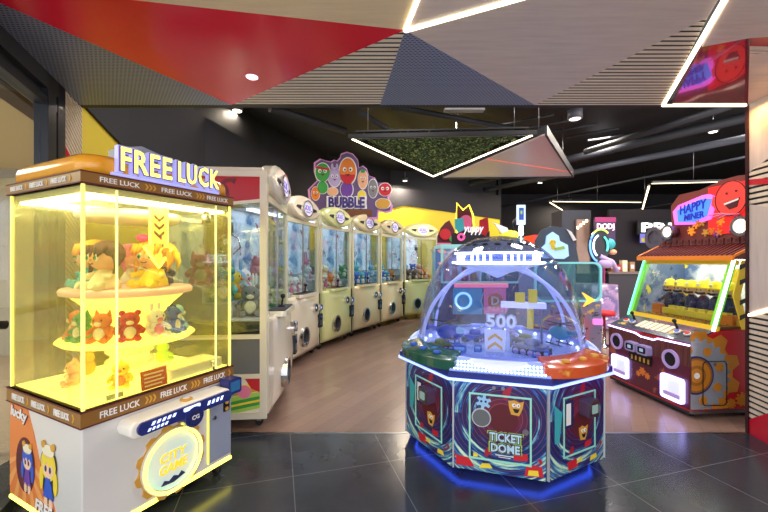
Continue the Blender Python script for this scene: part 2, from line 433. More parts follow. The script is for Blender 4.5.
mb.m(REDW).prism([(x0,2.22),(x1,2.05),(x1,2.11),(x0,2.27)], 0, .004, FR)
mb.prism([(x0,0),(x1,0),(x1,.9),(x0,.12)], -.02, 0, FR)
struct(mb.build('wall_right'))
struct(MB(DARK).box(PC[0]+.07, PC[0]+.9, YP+.02, YP+.06, 0, 4.3).build('pillar_dark'))
struct(MB(mat('bronze_trim', (70,40,46), .3, .5)).box(PC[0]-.014, PC[0]+.02, YP-.012, YP+.012, 0, ZC).build('trim_2'))
MBr = MB(LED); MBr.prism([(x0,1.04),(x1,1.47),(x1,1.495),(x0,1.065)], 0, .01, FR)
tag(MBr.build('led_strip'), 'short warm light strip slanting up the side wall above the pale slats', 'light strip')
area('corner_wash', (PC[0]-.14, YP-.12, ZC-.05), .1, 3, (255,190,110), (0,0,0))

# interior walls behind the claw machines: yellow below, dark above with an angular edge
WP = [(-2.76,3.36,3.1,2.96), (-2.8,4.0,3.1,2.72), (-2.75,5.6,3.1,2.68), (-2.35,7.4,3.1,2.9), (-1.35,9.6,3.1,3.0), (.3,11.15,3.1,3.12), (.62,11.28,3.1,3.22), (3.9,12.4,3.1,2.92)]
mb, mu = MB(YWALL), MB(DARKWALL)
for (xa,ya,_,za),(xb,yb,_,zb) in zip(WP, WP[1:]):
    d = V((xb-xa, yb-ya, 0)); L = d.length; nrm = V((d.y,-d.x,0)).normalized(); Fq = frame((xa,ya,0), nrm)
    k = 1 if (Fq.to_3x3() @ V((1,0,0))).dot(d) > 0 else -1
    mb.prism([(0,0),(k*L,0),(k*L,zb),(0,za)], -.05, 0, Fq)
    mu.prism([(0,za),(k*L,zb),(k*L,3.72),(0,3.72)], -.05, .03, Fq)
struct(mb.build('wall_left')); struct(mu.build('wall_left_upper'))
struct(MB(BLACK).prism([(-3.2,3.36),(-2.9,3.36),(-2.9,5.6),(-2.45,7.4),(-1.45,9.7),(.2,11.3),(3.9,12.5),(3.9,12.8),(-3.2,12.8)], 3.72, 4.32).build('ceiling_bulkhead'))
struct(MB(DARKWALL).box(3.85, 16, 15.5, 15.6, 0, 4.32).build('wall_back'))
struct(MB(DARKWALL).box(15.9, 16, YP, 15.6, 0, 4.32).build('wall_far_side'))
struct(MB(DARKWALL).box(3.85, 3.95, 12.4, 15.6, 0, 4.32).build('wall_return'))

# ------------------------------------------------------------------ plush toys
def plush_mb(kind, body, accent, mb=None):
    """sitting soft toy about 0.2 high, facing -y"""
    mb = mb or MB(); mb.m(body)
    mb.ball((0,0,.06), (.062,.055,.065), 12, 8)
    hz = .145
    mb.ball((0,-.01,hz), (.06,.052,.052), 14, 10)
    for s in (-1, 1):
        mb.tube([(s*.03,-.01,.035), (s*.045,-.06,.02), (s*.05,-.085,.025)], .024, 8, r1=.019)
        mb.tube([(s*.045,0,.095), (s*.075,-.03,.07), (s*.07,-.055,.06)], .019, 8, r1=.015)
        if kind == 'bear': mb.ball((s*.045,0,hz+.045), (.02,.012,.02), 8, 6)
        if kind == 'bunny': mb.ball((s*.025,.005,hz+.085), (.014,.01,.048), 8, 6)
        if kind == 'cat': mb.cyl((s*.035,0,hz+.03), (s*.045,0,hz+.075), .02, .002, 8)
        if kind == 'puppy': mb.ball((s*.06,0,hz), (.014,.02,.04), 8, 6)
    if kind == 'chick': mb.ball((0,0,hz+.055), (.01,.01,.022), 8, 6)
    mb.m(accent)
    if kind == 'chick': mb.cyl((0,-.055,hz-.005), (0,-.085,hz-.012), .014, .002, 8)
    else: mb.ball((0,-.053,hz-.015), (.024,.018,.017), 10, 6)
    mb.ball((0,-.04,.06), (.038,.022,.042), 10, 8)
    mb.m(INK['black'])
    for s in (-1, 1): mb.ball((s*.024,-.055,hz+.01), (.006,.005,.008), 6, 4)
    return mb
PL = {}
KN = dict(bear='bear with round ears', bunny='bunny with tall ears', cat='cat with pointed ears', puppy='puppy with floppy ears', chick='chick with an orange beak')
def plush(kind, col, loc, rz, size, where, group, tilt=0):
    k = (kind, col)
    acc = INK['orange'] if kind == 'chick' else INK['cream'] if col not in ('cream', 'white') else INK['pink']
    if k not in PL:
        o = plush_mb(kind, INK[col], acc).build('plush_'+kind); PL[k] = o.data
    else:
        o = bpy.data.objects.new('plush_'+kind, PL[k]); LINK(o)
    o.location = loc; o.rotation_euler = (tilt, 0, rz); o.scale = (size,)*3
    cn = dict(lightblue='light blue', lime='lime green', mint='mint green').get(col, col)
    return tag(o, f"{cn} plush {KN[kind]} {where}", 'plush toy', group)

# ------------------------------------------------------------------ claw machines in the curved row
BADGE = mat('badge_white', (232,230,245), .3, emit=.12, ec=(235,235,255)); VIOLET = mat('badge_violet', (120,100,200), .3, emit=.4)
BACKP = swirl('claw_back_art', [(0,(150,200,225)),(.4,(70,120,165)),(.7,(225,235,245)),(1,(190,150,170))], 0, .3, 14, 9, [((235,240,250),3,.55),((150,70,90),6,.66)], emit=.35)
INLIGHT = mat('claw_inner_light', (240,245,255), .5, emit=4.5, ec=(228,238,255))
COIN = mat('knob_blue', (60,80,150), .25, .2, emit=.15)
def front_cover(w, pearl):
    """bulging moulded front of the base, wide bottom lobe and a waist under the control deck"""
    mb = MB(pearl); prof = [(.13,.02),(.2,.06),(.36,.10),(.55,.115),(.72,.10),(.86,.09),(.97,.08),(1.02,.04)]
    n = 14; rows = []
    for z, b in prof:
        row = []
        for i in range(n+1):
            t = i/n*2-1; x = t*w/2
            row.append(mb.v((x, -.5-b*(1-abs(t)**3.2)-.01, z)))
        rows.append(row)
    for a, b in zip(rows, rows[1:]):
        for i in range(n): mb.f([a[i], a[i+1], b[i+1], b[i]], True)
    back0 = [mb.v((-w/2,-.46,.13)), mb.v((w/2,-.46,.13))]; back1 = [mb.v((-w/2,-.46,1.02)), mb.v((w/2,-.46,1.02))]
    mb.f([back0[0], back0[1]]+rows[0][::-1]); mb.f(rows[-1]+[back1[1], back1[0]])
    mb.f([r[0] for r in rows][::-1]+[back0[0], back1[0]]); mb.f([r[-1] for r in rows]+[back1[1], back0[1]]); mb.f([back0[1], back0[0], back1[0], back1[1]])
    return mb
def claw(parent, x, y, top, s=1.0):
    k = MB(STEEL).cyl((x,y,top), (x,y,top-.28*s), .006, n=6).cyl((x,y,top-.28*s), (x,y,top-.42*s), .038*s).build('claw', parent)
    for i in range(3):
        a = 2*PI*i/3+.3; c, s_ = math.cos(a), math.sin(a); z = top-.42*s
        MB(CHROME).tube([(x,y,z), (x+c*.09*s,y+s_*.09*s,z-.05*s), (x+c*.11*s,y+s_*.11*s,z-.13*s), (x+c*.04*s,y+s_*.04*s,z-.19*s)], .008*s, 6).build('prong', k)
def claw_machine(P0, P1, label, pearl, first=False):
    P0, P1 = V((*P0,0)), V((*P1,0)); d = P1-P0; w = d.length; d.normalize(); nb = V((-d.y, d.x, 0))
    c = (P0+P1)/2+nb*.5
    t = thing('claw_machine', label, 'claw machine', c, math.atan2(d.y, d.x), 'cream claw machines in the curved row')
    h = w/2
    # base cabinet
    mb = MB(DARK).box(-h+.01, h-.01, -.47, .5, .12, .98); mb.build('cabinet', t)
    fc = front_cover(w-.03, pearl).build('front_cover', t)
    F0 = frame((0,-.626,0), (0,-1,0))
    ch = MB(CHROME).ringp(circ(-.22,.42,.125,24,.15), circ(-.22,.42,.095,24,.12), -.06, .02, F0); ch.m(BLACK).prism(circ(-.22,.42,.098,24,.122), -.06, -.005, F0)
    ch.build('prize_chute', fc)
    for x, z, r in ((.16,.80,.07), (.36,.78,.06)):
        k = MB(CHROME).ringp(circ(x,z,r), circ(x,z,r*.78), -.06, .015, F0); k.m(BLACK if x < .3 else COIN).prism(circ(x,z,r*.8), -.06, .006, F0); k.m(BADGE).prism(circ(x,z,r*.3), .006, .01, F0); k.build('push_button', fc)
    k = MB(SCREEN).prism(rrect(.29,.43,.46,.68,.02), -.07, .005, F0); k.m(STEEL).prism(rrect(.33,.39,.5,.58,.01), .005, .01, F0); k.m(COIN).prism(circ(.36,.63,.018), .005, .012, F0); k.build('coin_panel', fc)
    dk = MB(pearl).prism(rrect(-.36,.22,-.64,-.44,.05), 1.0, 1.05); dk.m(DARK).prism(rrect(-.33,.19,-.62,-.47,.04), 1.05, 1.06); dk = dk.build('control_deck', t)
    k = MB(BLACK).cyl((-.05,-.54,1.06), (-.05,-.55,1.15), .01, n=8).ball((-.05,-.552,1.17), .026, 10, 8).lathe([(.04,1.06),(.02,1.08)], (-.05,-.54,0), 14); k.build('joystick', dk)
    # window box
    fr = MB(CREAMF)
    for x in (-h+.0, h-.05):
        for y in (-.5, .45): fr.box(x, x+.05, y, y+.05, .98, 2.36)
    fr.box(-h, h, -.5, -.45, 2.1, 2.16); fr.box(-h, -h+.05, -.45, .45, 2.29, 2.36); fr.box(h-.05, h, -.45, .45, 2.29, 2.36); fr.box(-h+.05, h-.05, .45, .5, 2.29, 2.36)
    fr = fr.build('window_frame', t)
    MB(PANE).box(-h+.05, h-.05, -.485, -.479, 1.0, 2.1).build('front_glass', t)
    MB(STEEL).box(-.008, .008, -.492, -.478, 1.0, 2.1).build('mullion', t)
    MB(PANE).box(h-.03, h-.024, -.45, .45, .98, 2.3).build('side_glass', t)
    MB(BACKP).box(-h+.05, h-.05, .455, .49, .98, 2.3).build('back_panel', t)
    MB(pearl).box(-h, h, -.46, .5, 2.36, 2.40).build('roof', t)
    li = MB(WHITEP).box(-h+.06, h-.06, -.44, .44, 2.30, 2.33); li.m(INLIGHT)
    for y in (-.42, .1): li.box(-h+.1, h-.1, y, y+.08, 2.27, 2.30)
    li.build('inner_light', t)
    MB(WHITEP).box(-h+.05, h-.05, -.45, .45, .98, 1.0).build('prize_floor', t)
    claw(t, .12 if not first else -.2, -.05, 2.28, 1.1)
    # eye shaped header
    def eye(rx, rz, n=40, p=1.25): return [(rx*math.cos(2*PI*i/n), rz*math.copysign(abs(math.sin(2*PI*i/n))**p, math.sin(2*PI*i/n))) for i in range(n)]
    Fh = frame((0,-.49,2.335), (0,-1,0))
    hd = MB(pearl); pr = [(1,0),(1,.03),(.93,.05),(.82,.065)]
    for (a, za), (b, zb) in zip(pr, pr[1:]):
        A_, B_ = eye(h*a, .185*a), eye(h*b, .185*b)
        va = [hd.v(Fh @ V((x,y,za))) for x, y in A_]; vb = [hd.v(Fh @ V((x,y,zb))) for x, y in B_]
        for i in range(40): hd.f([va[i], va[(i+1)%40], vb[(i+1)%40], vb[i]], True)
    hd.prism(eye(h*.82,.185*.82), .055, .066, Fh); hd.prism(eye(h,.185), -.06, .0, Fh)
    hd = hd.build('header', t)
    bd = MB(CHROME).ringp(circ(0,0,.17,32,.125), circ(0,0,.15,32,.108), .066, .09, Fh); bd.m(BADGE).prism(circ(0,0,.152,32,.11), .066, .08, Fh)
    bd.m(VIOLET).text('ICAS', .075, Mx.Translation(Fh @ V((0,.012,.08))-Fh.translation) @ Fh, .004, .01, w=.17)
    bd.ball(Fh @ V((-.105,-.01,.082)), .012, 8, 6).ball(Fh @ V((.105,-.03,.082)), .012, 8, 6).prism(rrect(-.07,.07,-.062,-.05,.004), .08, .084, Fh)
    bd.build('badge', hd)
    for s in (-1, 1):
        MB(DARK).prism([(s*.2,.03),(s*.34,.02),(s*.36,-.01),(s*.22,-.04)], .06, .072, Fh).ball(Fh @ V((s*.25,0,.072)), .014, 8, 6).build('eye_corner', hd)
    for x in (-h+.08, h-.08):
        for y in (-.42, .42):
            MB(STEEL).cyl((x,y,.12), (x,y,.075), .02, n=10).box(x-.02, x+.02, y-.012, y+.03, .045, .085).m(RUBBER).cyl((x-.015,y+.01,.035), (x+.015,y+.01,.035), .035, n=16).build('caster', t)
    return t, w
PE = [mat('pearl_'+n, c, .22, .2, coat=.6) for n, c in (('champagne',(240,232,210)),('champagne_b',(242,232,204)),('lime',(236,242,170)),('peach',(246,234,184)),('peach_b',(246,230,182)),('lemon',(240,238,170)))]
SPOTS = [((-1.076,3.39),(-1.17,4.47)), ((-1.36,5.10),(-1.10,6.20)), ((-1.08,6.30),(-.66,7.32)), ((-.63,7.40),(-.10,8.36)), ((-.07,8.44),(.48,9.38)), ((.53,9.52),(1.47,10.04))]
CM = ['cream claw machine with a white framed glass side, standing edge-on behind the yellow prize machine', 'cream claw machine with a large eye-shaped header, next behind the edge-on one',
      'pale lime claw machine, third in the curved row, under the first bubble sign letters', 'champagne claw machine under the middle of the bubble sign', 'claw machine under the small round end of the bubble sign',
      'last claw machine of the curved row, facing the hall beside the glass dome']
SHORT = ['in the claw machine with the framed glass side', 'in the second claw machine of the row', 'in the pale lime claw machine', 'in the claw machine under the sign middle', 'in the claw machine under the sign end', 'in the last claw machine of the row']
TOYS = [[('bear','grey'),('bunny','white'),('puppy','cream'),('cat','green'),('bear','teal'),('chick','yellow'),('bunny','lightblue'),('bear','white'),('cat','pink'),('puppy','grey'),('bear','mint'),('bunny','grey')],
        [('bunny','white'),('bear','cream'),('puppy','white'),('cat','cream'),('bear','mint'),('bunny','lilac'),('chick','yellow'),('bear','white'),('cat','pink'),('puppy','peach')],
        [('bear','peach'),('puppy','cream'),('bear','orange'),('bunny','cream'),('cat','white'),('bear','brown'),('chick','yellow'),('bear','cream'),('bunny','pink')],
        [('cat','navy'),('bear','blue'),('cat','teal'),('puppy','blue'),('bear','green'),('cat','black'),('bunny','teal')],
        [('bear','lightblue'),('cat','blue'),('puppy','teal'),('bear','orange'),('bunny','lightblue'),('chick','yellow'),('bear','teal')],
        [('bear','brown'),('puppy','brown'),('bear','peach'),('cat','orange'),('bunny','lightblue'),('bear','blue'),('puppy','peach')]]
ARTS = mat('side_low_white', (226,226,206), .35)
for i, ((a, b), lab) in enumerate(zip(SPOTS, CM)):
    t, w = claw_machine(a, b, lab, PE[i], i == 0)
    h = w/2
    if i == 0:                                   # the framed glass side with its red top panel and shelf
        SW = mat('white_frame', (226,220,204), .3, .1)
        Fs = frame((-h,0,0), (-1,0,0)); fm = MB(SW)      # x runs towards the front
        for x in (-.5, .44): fm.prism([(x,.1),(x+.06,.1),(x+.06,2.36),(x,2.36)], 0, .03, Fs)
        for z, q in ((.1,.06), (.47,.04), (.83,.04), (2.31,.05)): fm.prism([(-.44,z),(.44,z),(.44,z+q),(-.44,z+q)], 0, .03, Fs)
        fm.build('side_frame', t)
        sp_ = MB(REDW).prism([(-.44,2.08),(.44,2.08),(.44,2.31),(-.44,2.31)], -.01, .01, Fs)
        sp_.m(INK['white']).prism([(-.44,2.06),(-.1,2.02),(.44,2.08),(.44,2.11),(-.1,2.05),(-.44,2.1)], .0, .014, Fs)
        sp_.m(mat('script_red', (120,10,30), .3)).text('S', .2, Mx.Translation(Fs.to_3x3() @ V((.12,0,0))+V((0,0,2.2))) @ Fs, .016, .02, w=.22, shear=.5); sp_.build('top_panel', t)
        MB(PANE).prism([(-.44,.87),(.44,.87),(.44,2.06),(-.44,2.06)], 0, .006, Fs).build('side_glass', t)
        MB(mat('smoked_panel', (104,106,112), .15, coat=.5)).prism([(-.44,.51),(.44,.51),(.44,.83),(-.44,.83)], .01, .016, Fs).build('lower_glass', t)
        o = MB(ARTS).prism([(-.44,-.155),(.44,-.155),(.44,.155),(-.44,.155)], 0, .008)
        for q, (c_, y_, w_) in enumerate((('yellow',.06,.05),('gold',.02,.045),('lime',-.03,.05),('green',-.07,.06),('yellow',-.10,.02),('green',-.125,.05),('lime',-.15,.03))):
            up = [(-.44+.088*i, y_-.16+.22*(i/10)**.7) for i in range(11)]; dn_ = [(x, y-w_) for x, y in up[::-1]]; pp = rect_clip(up+dn_, -.44, .44, -.155, .155)
            if len(pp) > 2: o.m(INK[c_]).prism(pp, .008, .009+.0003*q)
        o.m(INK['red']).prism([(.30,.155),(.44,.155),(.44,.02),(.36,.06)], .008, .010); o.m(INK['teal']).prism([(.02,.12),(.16,.02),(.3,.08),(.2,.0),(.08,-.02)], .008, .011); o.m(INK['pink']).prism(circ(.3,.03,.06), .008, .011); o.m(INK['white']).prism([(.0,.14),(-.1,.05),(-.2,-.1),(-.05,-.0),(.1,.06)], .008, .012)
        o.build('art_panel', t, Mx.Translation((-.004,0,.315)) @ Fs)
    R = Mx.Translation(t.location) @ Mx.Rotation(t.rotation_euler[2], 4, 'Z')
    rnd = random.Random(i); L_ = TOYS[i]; per = 4 if i == 0 else (4 if len(L_) > 7 else 4)
    for k, (kd, cl) in enumerate(L_):
        row, q = divmod(k, per); nrow = min(per, len(L_)-row*per)
        x = -h+.16+(q+.5)*(w-.32)/nrow + rnd.uniform(-.02,.02); y = -.28+row*.24; z = 1.0+(0,.15,.31)[row]
        if row == 0: z = 1.0
        s_ = 1.45 if i else 1.5
        p = R @ V((x, y, z)); rz = t.rotation_euler[2]+rnd.uniform(-.4,.4)+(-PI/2 if i == 0 and q % 2 == 0 else 0)
        plush(kd, cl, p, rz, s_, SHORT[i], 'plush toys '+SHORT[i])
    # the slope the back rows sit on
    mb = MB(WHITEP).box(-h+.06, h-.06, -.14, .1, 1.0, 1.145); mb.box(-h+.06, h-.06, .1, .44, 1.0, 1.305); mb.build('prize_step', t)

# ------------------------------------------------------------------ yellow carousel prize machine (FREE LUCK)
fl = thing('prize_machine', 'white and yellow glowing prize machine with glass carousel box and FREE LUCK letters on top', 'arcade machine', (-1.694,2.458,0), math.atan2(.893,.451))
W2, D2 = .458, .419
CABW = mat('cabinet_white', (222,220,216), .3, coat=.3); CABG = mat('cabinet_bluegrey', (150,158,178), .35)
BAND = mat('band_brown', (142,100,44), .35); ORC = rot_noise_mat('canopy_orange', (232,150,30), (246,176,48), .25, 4, (1,1,1), .5)
NEONY = mat('neon_yellow', (255,246,90), .4, emit=4, ec=(255,240,80)); LETTER = mat('letter_glow', (250,255,170), .4, emit=.75, ec=(246,250,110))
LSIDE = mat('letter_side_glow', (190,190,240), .4, emit=.35, ec=(170,175,255))
cab = MB(CABW).box(-W2, W2, -D2, D2, .13, .696).build('cabinet', fl, bevel=.006)
MB(DARK).box(-W2+.03, W2-.03, -D2+.03, D2-.03, .09, .13).build('plinth', fl)
ns = MB(NEONY).box(-W2, W2, -D2-.004, -D2+.014, .108, .126); ns.box(-W2-.004, -W2+.014, -D2+.014, D2, .108, .126); ns.build('neon_strip', fl)
Ff, Fl_ = frame((0,-D2,0), (0,-1,0)), frame((-W2,0,0), (-1,0,0))       # front and side face frames
def sh(F_, x, y, z=0, r=0): return Mx.Translation(F_.to_3x3() @ V((x,y,z))) @ F_ @ Mx.Rotation(r, 4, 'Z')
def band(z0, z1, name, texts):
    e = .012
    b = MB(BAND).box(-W2-e, W2+e, -D2-e, D2+e, z0, z1); b.m(INK['maroon'])
    for z in (z0, z1-.007): b.box(-W2-e-.002, W2+e+.002, -D2-e-.002, D2+e+.002, z, z+.007)
    zc = (z0+z1)/2; hh = (z1-z0)*.42
    for F_, xs, half in ((Ff, texts[0], W2), (Fl_, texts[1], D2)):
        for x, wd in xs:
            b.m(INK['white']).text('FREE LUCK', hh, sh(F_, x, zc, e), .003, .01, w=wd)
            b.m(INK['gold'])
            for k in range(3 if half == W2 else 1):
                q = x+wd/2+.028+k*.022
                if q+.02 < half: b.prism([(q,zc-hh*.6),(q+.01,zc-hh*.6),(q+.022,zc),(q+.01,zc+hh*.6),(q,zc+hh*.6),(q+.012,zc)], e, e+.002, F_)
    return b.build(name, fl)
band(.696, .782, 'lower_band', ([(-.285,.2),(.02,.17),(.31,.17)], [(-.27,.16),(-.02,.16),(.24,.16)]))
band(1.939, 2.005, 'upper_band', ([(-.285,.2),(.04,.2),(.335,.17)], [(-.29,.16),(-.04,.16),(.21,.16)]))
cp = MB(ORC); e = .0
lv = [(0,2.005),(.0,2.065),(.008,2.09),(.025,2.107),(.05,2.115)]
loops = [[cp.v((x,y,z)) for x, y in rrect(-W2+d, W2-d, -D2+d, D2-d, .09)] for d, z in lv]
for a, b in zip(loops, loops[1:]):
    for i in range(len(a)): cp.f([a[i], a[(i+1)%len(a)], b[(i+1)%len(a)], b[i]], True)
cp.f(loops[-1]); cp.f(loops[0][::-1]); cp.build('canopy', fl)
# big letters on the canopy edge, each word one piece on a glowing backing
xl, xm, xr = -.30, .035, .32
for wd, x0_, x1_ in (('FREE', -.305, -.01), ('LUCK', .02, .325)):
    z0_, z1_ = 2.03, 2.165; F_ = frame(((x0_+x1_)/2, -D2-.0, (z0_+z1_)/2), (0,-1,0))
    b = MB(LSIDE).text(wd, z1_-z0_+.012, F_, .035, .05, w=x1_-x0_+.01, space=1.1)
    F3 = Mx.Translation((0,-.036,0)) @ F_
    b.m(INK['purple']).text(wd, z1_-z0_+.002, F3, .006, .045, w=x1_-x0_+.002, space=1.1)
    b.m(LETTER).text(wd, z1_-z0_-.006, F3, .012, .018, w=x1_-x0_-.01, space=1.12); b.build('sign_letters', fl)
MB(LSIDE).box(-.33, .34, -D2-.02, -D2+.02, 2.006, 2.022).build('sign_base', fl)
gb = MB(mat('sign_box_grey', (150,158,172), .4)); F_ = frame((0,-D2+.10,0), (0,-1,0))
gb.prism([(-.22,2.05),(.04,2.05),(.04,2.205),(-.11,2.235),(-.22,2.20)], -.14, .0, F_); gb.build('sign_box', fl)
# corner posts and acrylic walls
APM = mat('acrylic_post', (250,246,150), .2, emit=.55, ec=(250,240,110))
for x in (-W2, W2-.014):
    for y in (-D2, D2-.014): MB(APM).box(x, x+.014, y, y+.014, .782, 1.939).build('corner_post', fl)
for nm_, q in (('front_glass', (-W2+.018, W2-.018, -D2+.004, -D2+.010)), ('back_glass', (-W2+.018, W2-.018, D2-.010, D2-.004)), ('side_glass', (-W2+.004, -W2+.010, -D2+.018, D2-.018)), ('side_glass', (W2-.010, W2-.004, -D2+.018, D2-.018))):
    MB(YPANE).box(*q, .782, 1.939).build(nm_, fl)
MB(mat('door_edge', (250,248,180), .2, emit=.4)).box(-.30, -.292, -D2-.002, -D2+.012, .79, 1.93).build('door_seam', fl)
MB(MATS['door_edge']).box(.33, .336, -D2-.002, -D2+.012, .79, 1.93).build('door_seam', fl)
# ceiling light
cl = MB(CABW).box(-W2+.02, W2-.02, -D2+.02, D2-.02, 1.90, 1.938); cl.m(mat('box_light', (255,250,215), .5, emit=11, ec=(255,248,205)))
cl.box(-W2+.04, W2-.04, -D2+.03, -D2+.14, 1.885, 1.90); cl.box(-W2+.03, -W2+.12, -D2+.16, D2-.05, 1.885, 1.90); cl.box(-W2+.15, W2-.05, D2-.14, D2-.04, 1.885, 1.90)
cl.m(CABW).lathe([(.05,1.79),(.27,1.80),(.3,1.825),(.3,1.86),(.1,1.89)], (.02,.03,0), 40); cl.build('ceiling_light', fl)
# turntable
PNK = mat('turntable_rim', (244,196,190), .35, emit=.25, ec=(250,200,170)); YG = mat('turntable_glow', (255,240,130), .4, emit=1.2, ec=(255,238,120))
tt = MB(PNK).lathe([(.10,1.375),(.355,1.375),(.37,1.36),(.365,1.335),(.33,1.325),(.1,1.32)], (0,0,0), 48)
tt.m(YG).lathe([(.10,1.32),(.32,1.325),(.25,1.26),(.20,1.20),(.1,1.19)], (0,0,0), 40); tt.build('turntable', fl)
tt = MB(YG).lathe([(.11,.80),(.11,1.2),(.10,1.21)], (0,0,0), 28); tt.m(CABW)
for z in (.86,.94,1.0): tt.lathe([(.13,z),(.14,z+.01),(.14,z+.03),(.13,z+.04)], (0,0,0), 28)
tt.build('centre_column', fl)
lr = MB(YG).lathe([(.12,1.06),(.375,1.06),(.385,1.05),(.36,1.03),(.2,1.0),(.12,.99)], (0,0,0), 48); lr.build('lower_turntable', fl)
pf = MB(mat('prize_floor_yellow', (252,244,180), .35, emit=1.0, ec=(255,244,130))).box(-W2+.02, W2-.02, -D2+.02, D2-.02, .782, .79)
pf.m(CABW).ringp(rrect(.03,.42,-.38,-.17,.02), rrect(.05,.40,-.36,-.19,.02), .79, .85); pf.build('prize_floor', fl)
MB(STEEL).cyl((.30,-.36,1.86), (.30,-.36,1.93), .02).cyl((.30,-.36,1.80), (.30,-.36,1.86), .028).build('camera_unit', fl)
MB(CHROME).cyl((.335,-.39,.785), (.335,-.39,.83), .018).ball((.335,-.39,.835), .02, 10, 8).build('lock_knob', fl)
# hanging arrow
ar = pick(fl, 158, 240, 1, -.30)
Fa = frame((ar.x,-.30,ar.z), (0,-1,0)); AP = [(-.05,.19),(-.035,.215),(.035,.215),(.05,.19),(.05,-.03),(.085,-.04),(0,-.165),(-.085,-.04),(-.05,-.03)]
a = MB(mat('arrow_face', (244,226,120), .3, emit=.7, ec=(250,226,100))).prism(AP, 0, .012, Fa); a.m(NEONY).ringp([(x*1.12, (y-.03)*1.07+.03) for x, y in AP], AP, .0, .018, Fa)
a.m(INK['brown'])
for k in range(3): z = .16-k*.05; a.prism([(-.032,z),(0,z-.028),(.032,z),(.032,z-.02),(0,z-.048),(-.032,z-.02)], .012, .015, Fa)
a.text('FREE', .022, sh(Fa,0,-.035,.012), .003, .01); a.cyl((ar.x,-.294,ar.z+.21), (ar.x,-.294,1.89), .004, n=6); a.build('arrow_sign', fl)
def placard(px, py, w, h, m, name, lines, m2, y=-.38):
    p = pick(fl, px, py, 1, y); F_ = frame((p.x,y,p.z), (0,-1,0.15)); b = MB(m).prism([(-w/2,-h/2),(w/2,-h/2),(w/2,h/2),(-w/2,h/2)], 0, .003, F_); b.m(m2)
    for k in range(lines): zz = h*.28-k*h*.2; b.prism([(-w*.38,zz-.004),(w*(.38-.1*(k%2)),zz-.004),(w*(.38-.1*(k%2)),zz+.004),(-w*.38,zz+.004)], .003, .004, F_)
    return b.build(name, fl)
placard(154, 378, .155, .11, mat('placard_orange', (206,84,26), .5), 'notice_card', 4, INK['cream'], -.39)
placard(115, 399, .085, .06, mat('placard_grey', (176,180,150), .5), 'notice_card', 0, INK['cream'], -.39)
# front of the cabinet: gear ring, round window, console, door
gc = pick(fl, 172, 459, 1, -D2); gx, gz = gc.x, gc.z
rg = MB(INK['gold']).prism(gear(gx, gz, .20, .222, 12), 0, .012, Ff); rg.m(CABW).ringp(circ(gx,gz,.196,48), circ(gx,gz,.172,48), .012, .028, Ff)
rg.m(NEONY).ringp(circ(gx,gz,.186,48), circ(gx,gz,.172,48), .028, .036, Ff); rg = rg.build('ring_light', fl)
dk = MB(swirl('disc_print', [(0,(255,250,190)),(.3,(235,250,235)),(.6,(180,225,240)),(1,(250,240,120))], .05, .06, 18, 4, emit=.12)).prism(circ(0,0,.168,48), 0, .006)
dk.m(mat('disc_text', (236,206,50), .4, emit=.5)).text('CITY', .055, Mx.Translation((0,.035,.006)), .004, .02, w=.17, shear=.15); dk.text('GAME', .055, Mx.Translation((0,-.035,.006)), .004, .02, w=.18, shear=.15)
dk.m(INK['navy']).prism([(-.08,-.125),(-.06,-.1),(-.03,-.115),(.0,-.095),(.03,-.11),(.05,-.09),(.075,-.115),(.0,-.135)], .006, .009); dk.build('round_window', rg, Mx.Translation(Ff @ V((gx,gz,.012))-Ff.translation) @ Ff)
a0, a1 = pick(fl, 131, 417, 1, -D2-.11), pick(fl, 216, 389, 1, -D2-.11)
NAVYP = mat('console_navy', (40,50,120), .25, coat=.4); CW = mat('console_white', (232,226,214), .3, emit=.12)
zc = .635
co_ = MB(CW).prism(rrect(-.30,.345,zc-.045,zc+.045,.04,6), 0, .13, Ff); co_ = co_.build('console', fl, bevel=.01)
n_ = MB(NAVYP).prism(rrect(-.27,.34,zc-.035,zc+.035,.033,6), .13, .145, Ff); n_.prism(circ(.06,zc-.045,.062,24), .06, .15, Ff); n_.m(mat('console_print', (205,215,255), .3, emit=1.2, ec=(190,205,255)))
for k in range(5): n_.prism([(-.20+k*.03,zc+.004),(-.185+k*.03,zc+.004),(-.175+k*.03,zc+.022),(-.19+k*.03,zc+.022)], .145, .149, Ff)
for k in range(5): n_.prism([(-.22+k*.024,zc-.022),(-.208+k*.024,zc-.022),(-.20+k*.024,zc-.008),(-.212+k*.024,zc-.008)], .145, .149, Ff)
for k in range(4): n_.prism([(.15+k*.032,zc-.008),(.165+k*.032,zc-.008),(.175+k*.032,zc+.016),(.16+k*.032,zc+.016)], .145, .149, Ff)
n_.prism(rrect(-.01,.10,zc+.005,zc+.028,.008), .145, .149, Ff); n_.build('console_face', co_)
b = MB(INK['navy']).prism(circ(.06,zc-.045,.042,24), .15, .158, Ff); b.m(INK['white']).text('CG', .026, sh(Ff,.06,zc-.045,.158), .003, .02); b.build('logo_button', co_)
b = MB(INK['gold']).lathe([(.035,zc+.045),(.035,zc+.053),(.02,zc+.058)], (.06,-D2-.07,0), 20); b.m(INK['white']).lathe([(.02,zc+.058),(.012,zc+.06)], (.06,-D2-.07,0), 16); b.build('push_button', co_)
lc = pick(fl, 227, 380, 1, -D2-.06)
b = MB(NAVYP).prism(rrect(.345,.455,zc-.02,zc+.085,.015), .02, .11, Ff); b.m(mat('reader_screen', (20,30,50), .1, emit=.35, ec=(60,130,190))).prism(rrect(.36,.44,zc-.0,zc+.068,.006), .11, .113, Ff); b.build('card_reader', fl)
dr = MB(CABG).prism([(.275,.16),(.45,.16),(.45,.68),(.275,.68)], 0, .008, Ff); dr.m(mat('door_gap', (250,240,90), .4, emit=1.2)).prism([(.262,.16),(.268,.16),(.268,.64),(.262,.64)], 0, .01, Ff); dr = dr.build('door', fl)
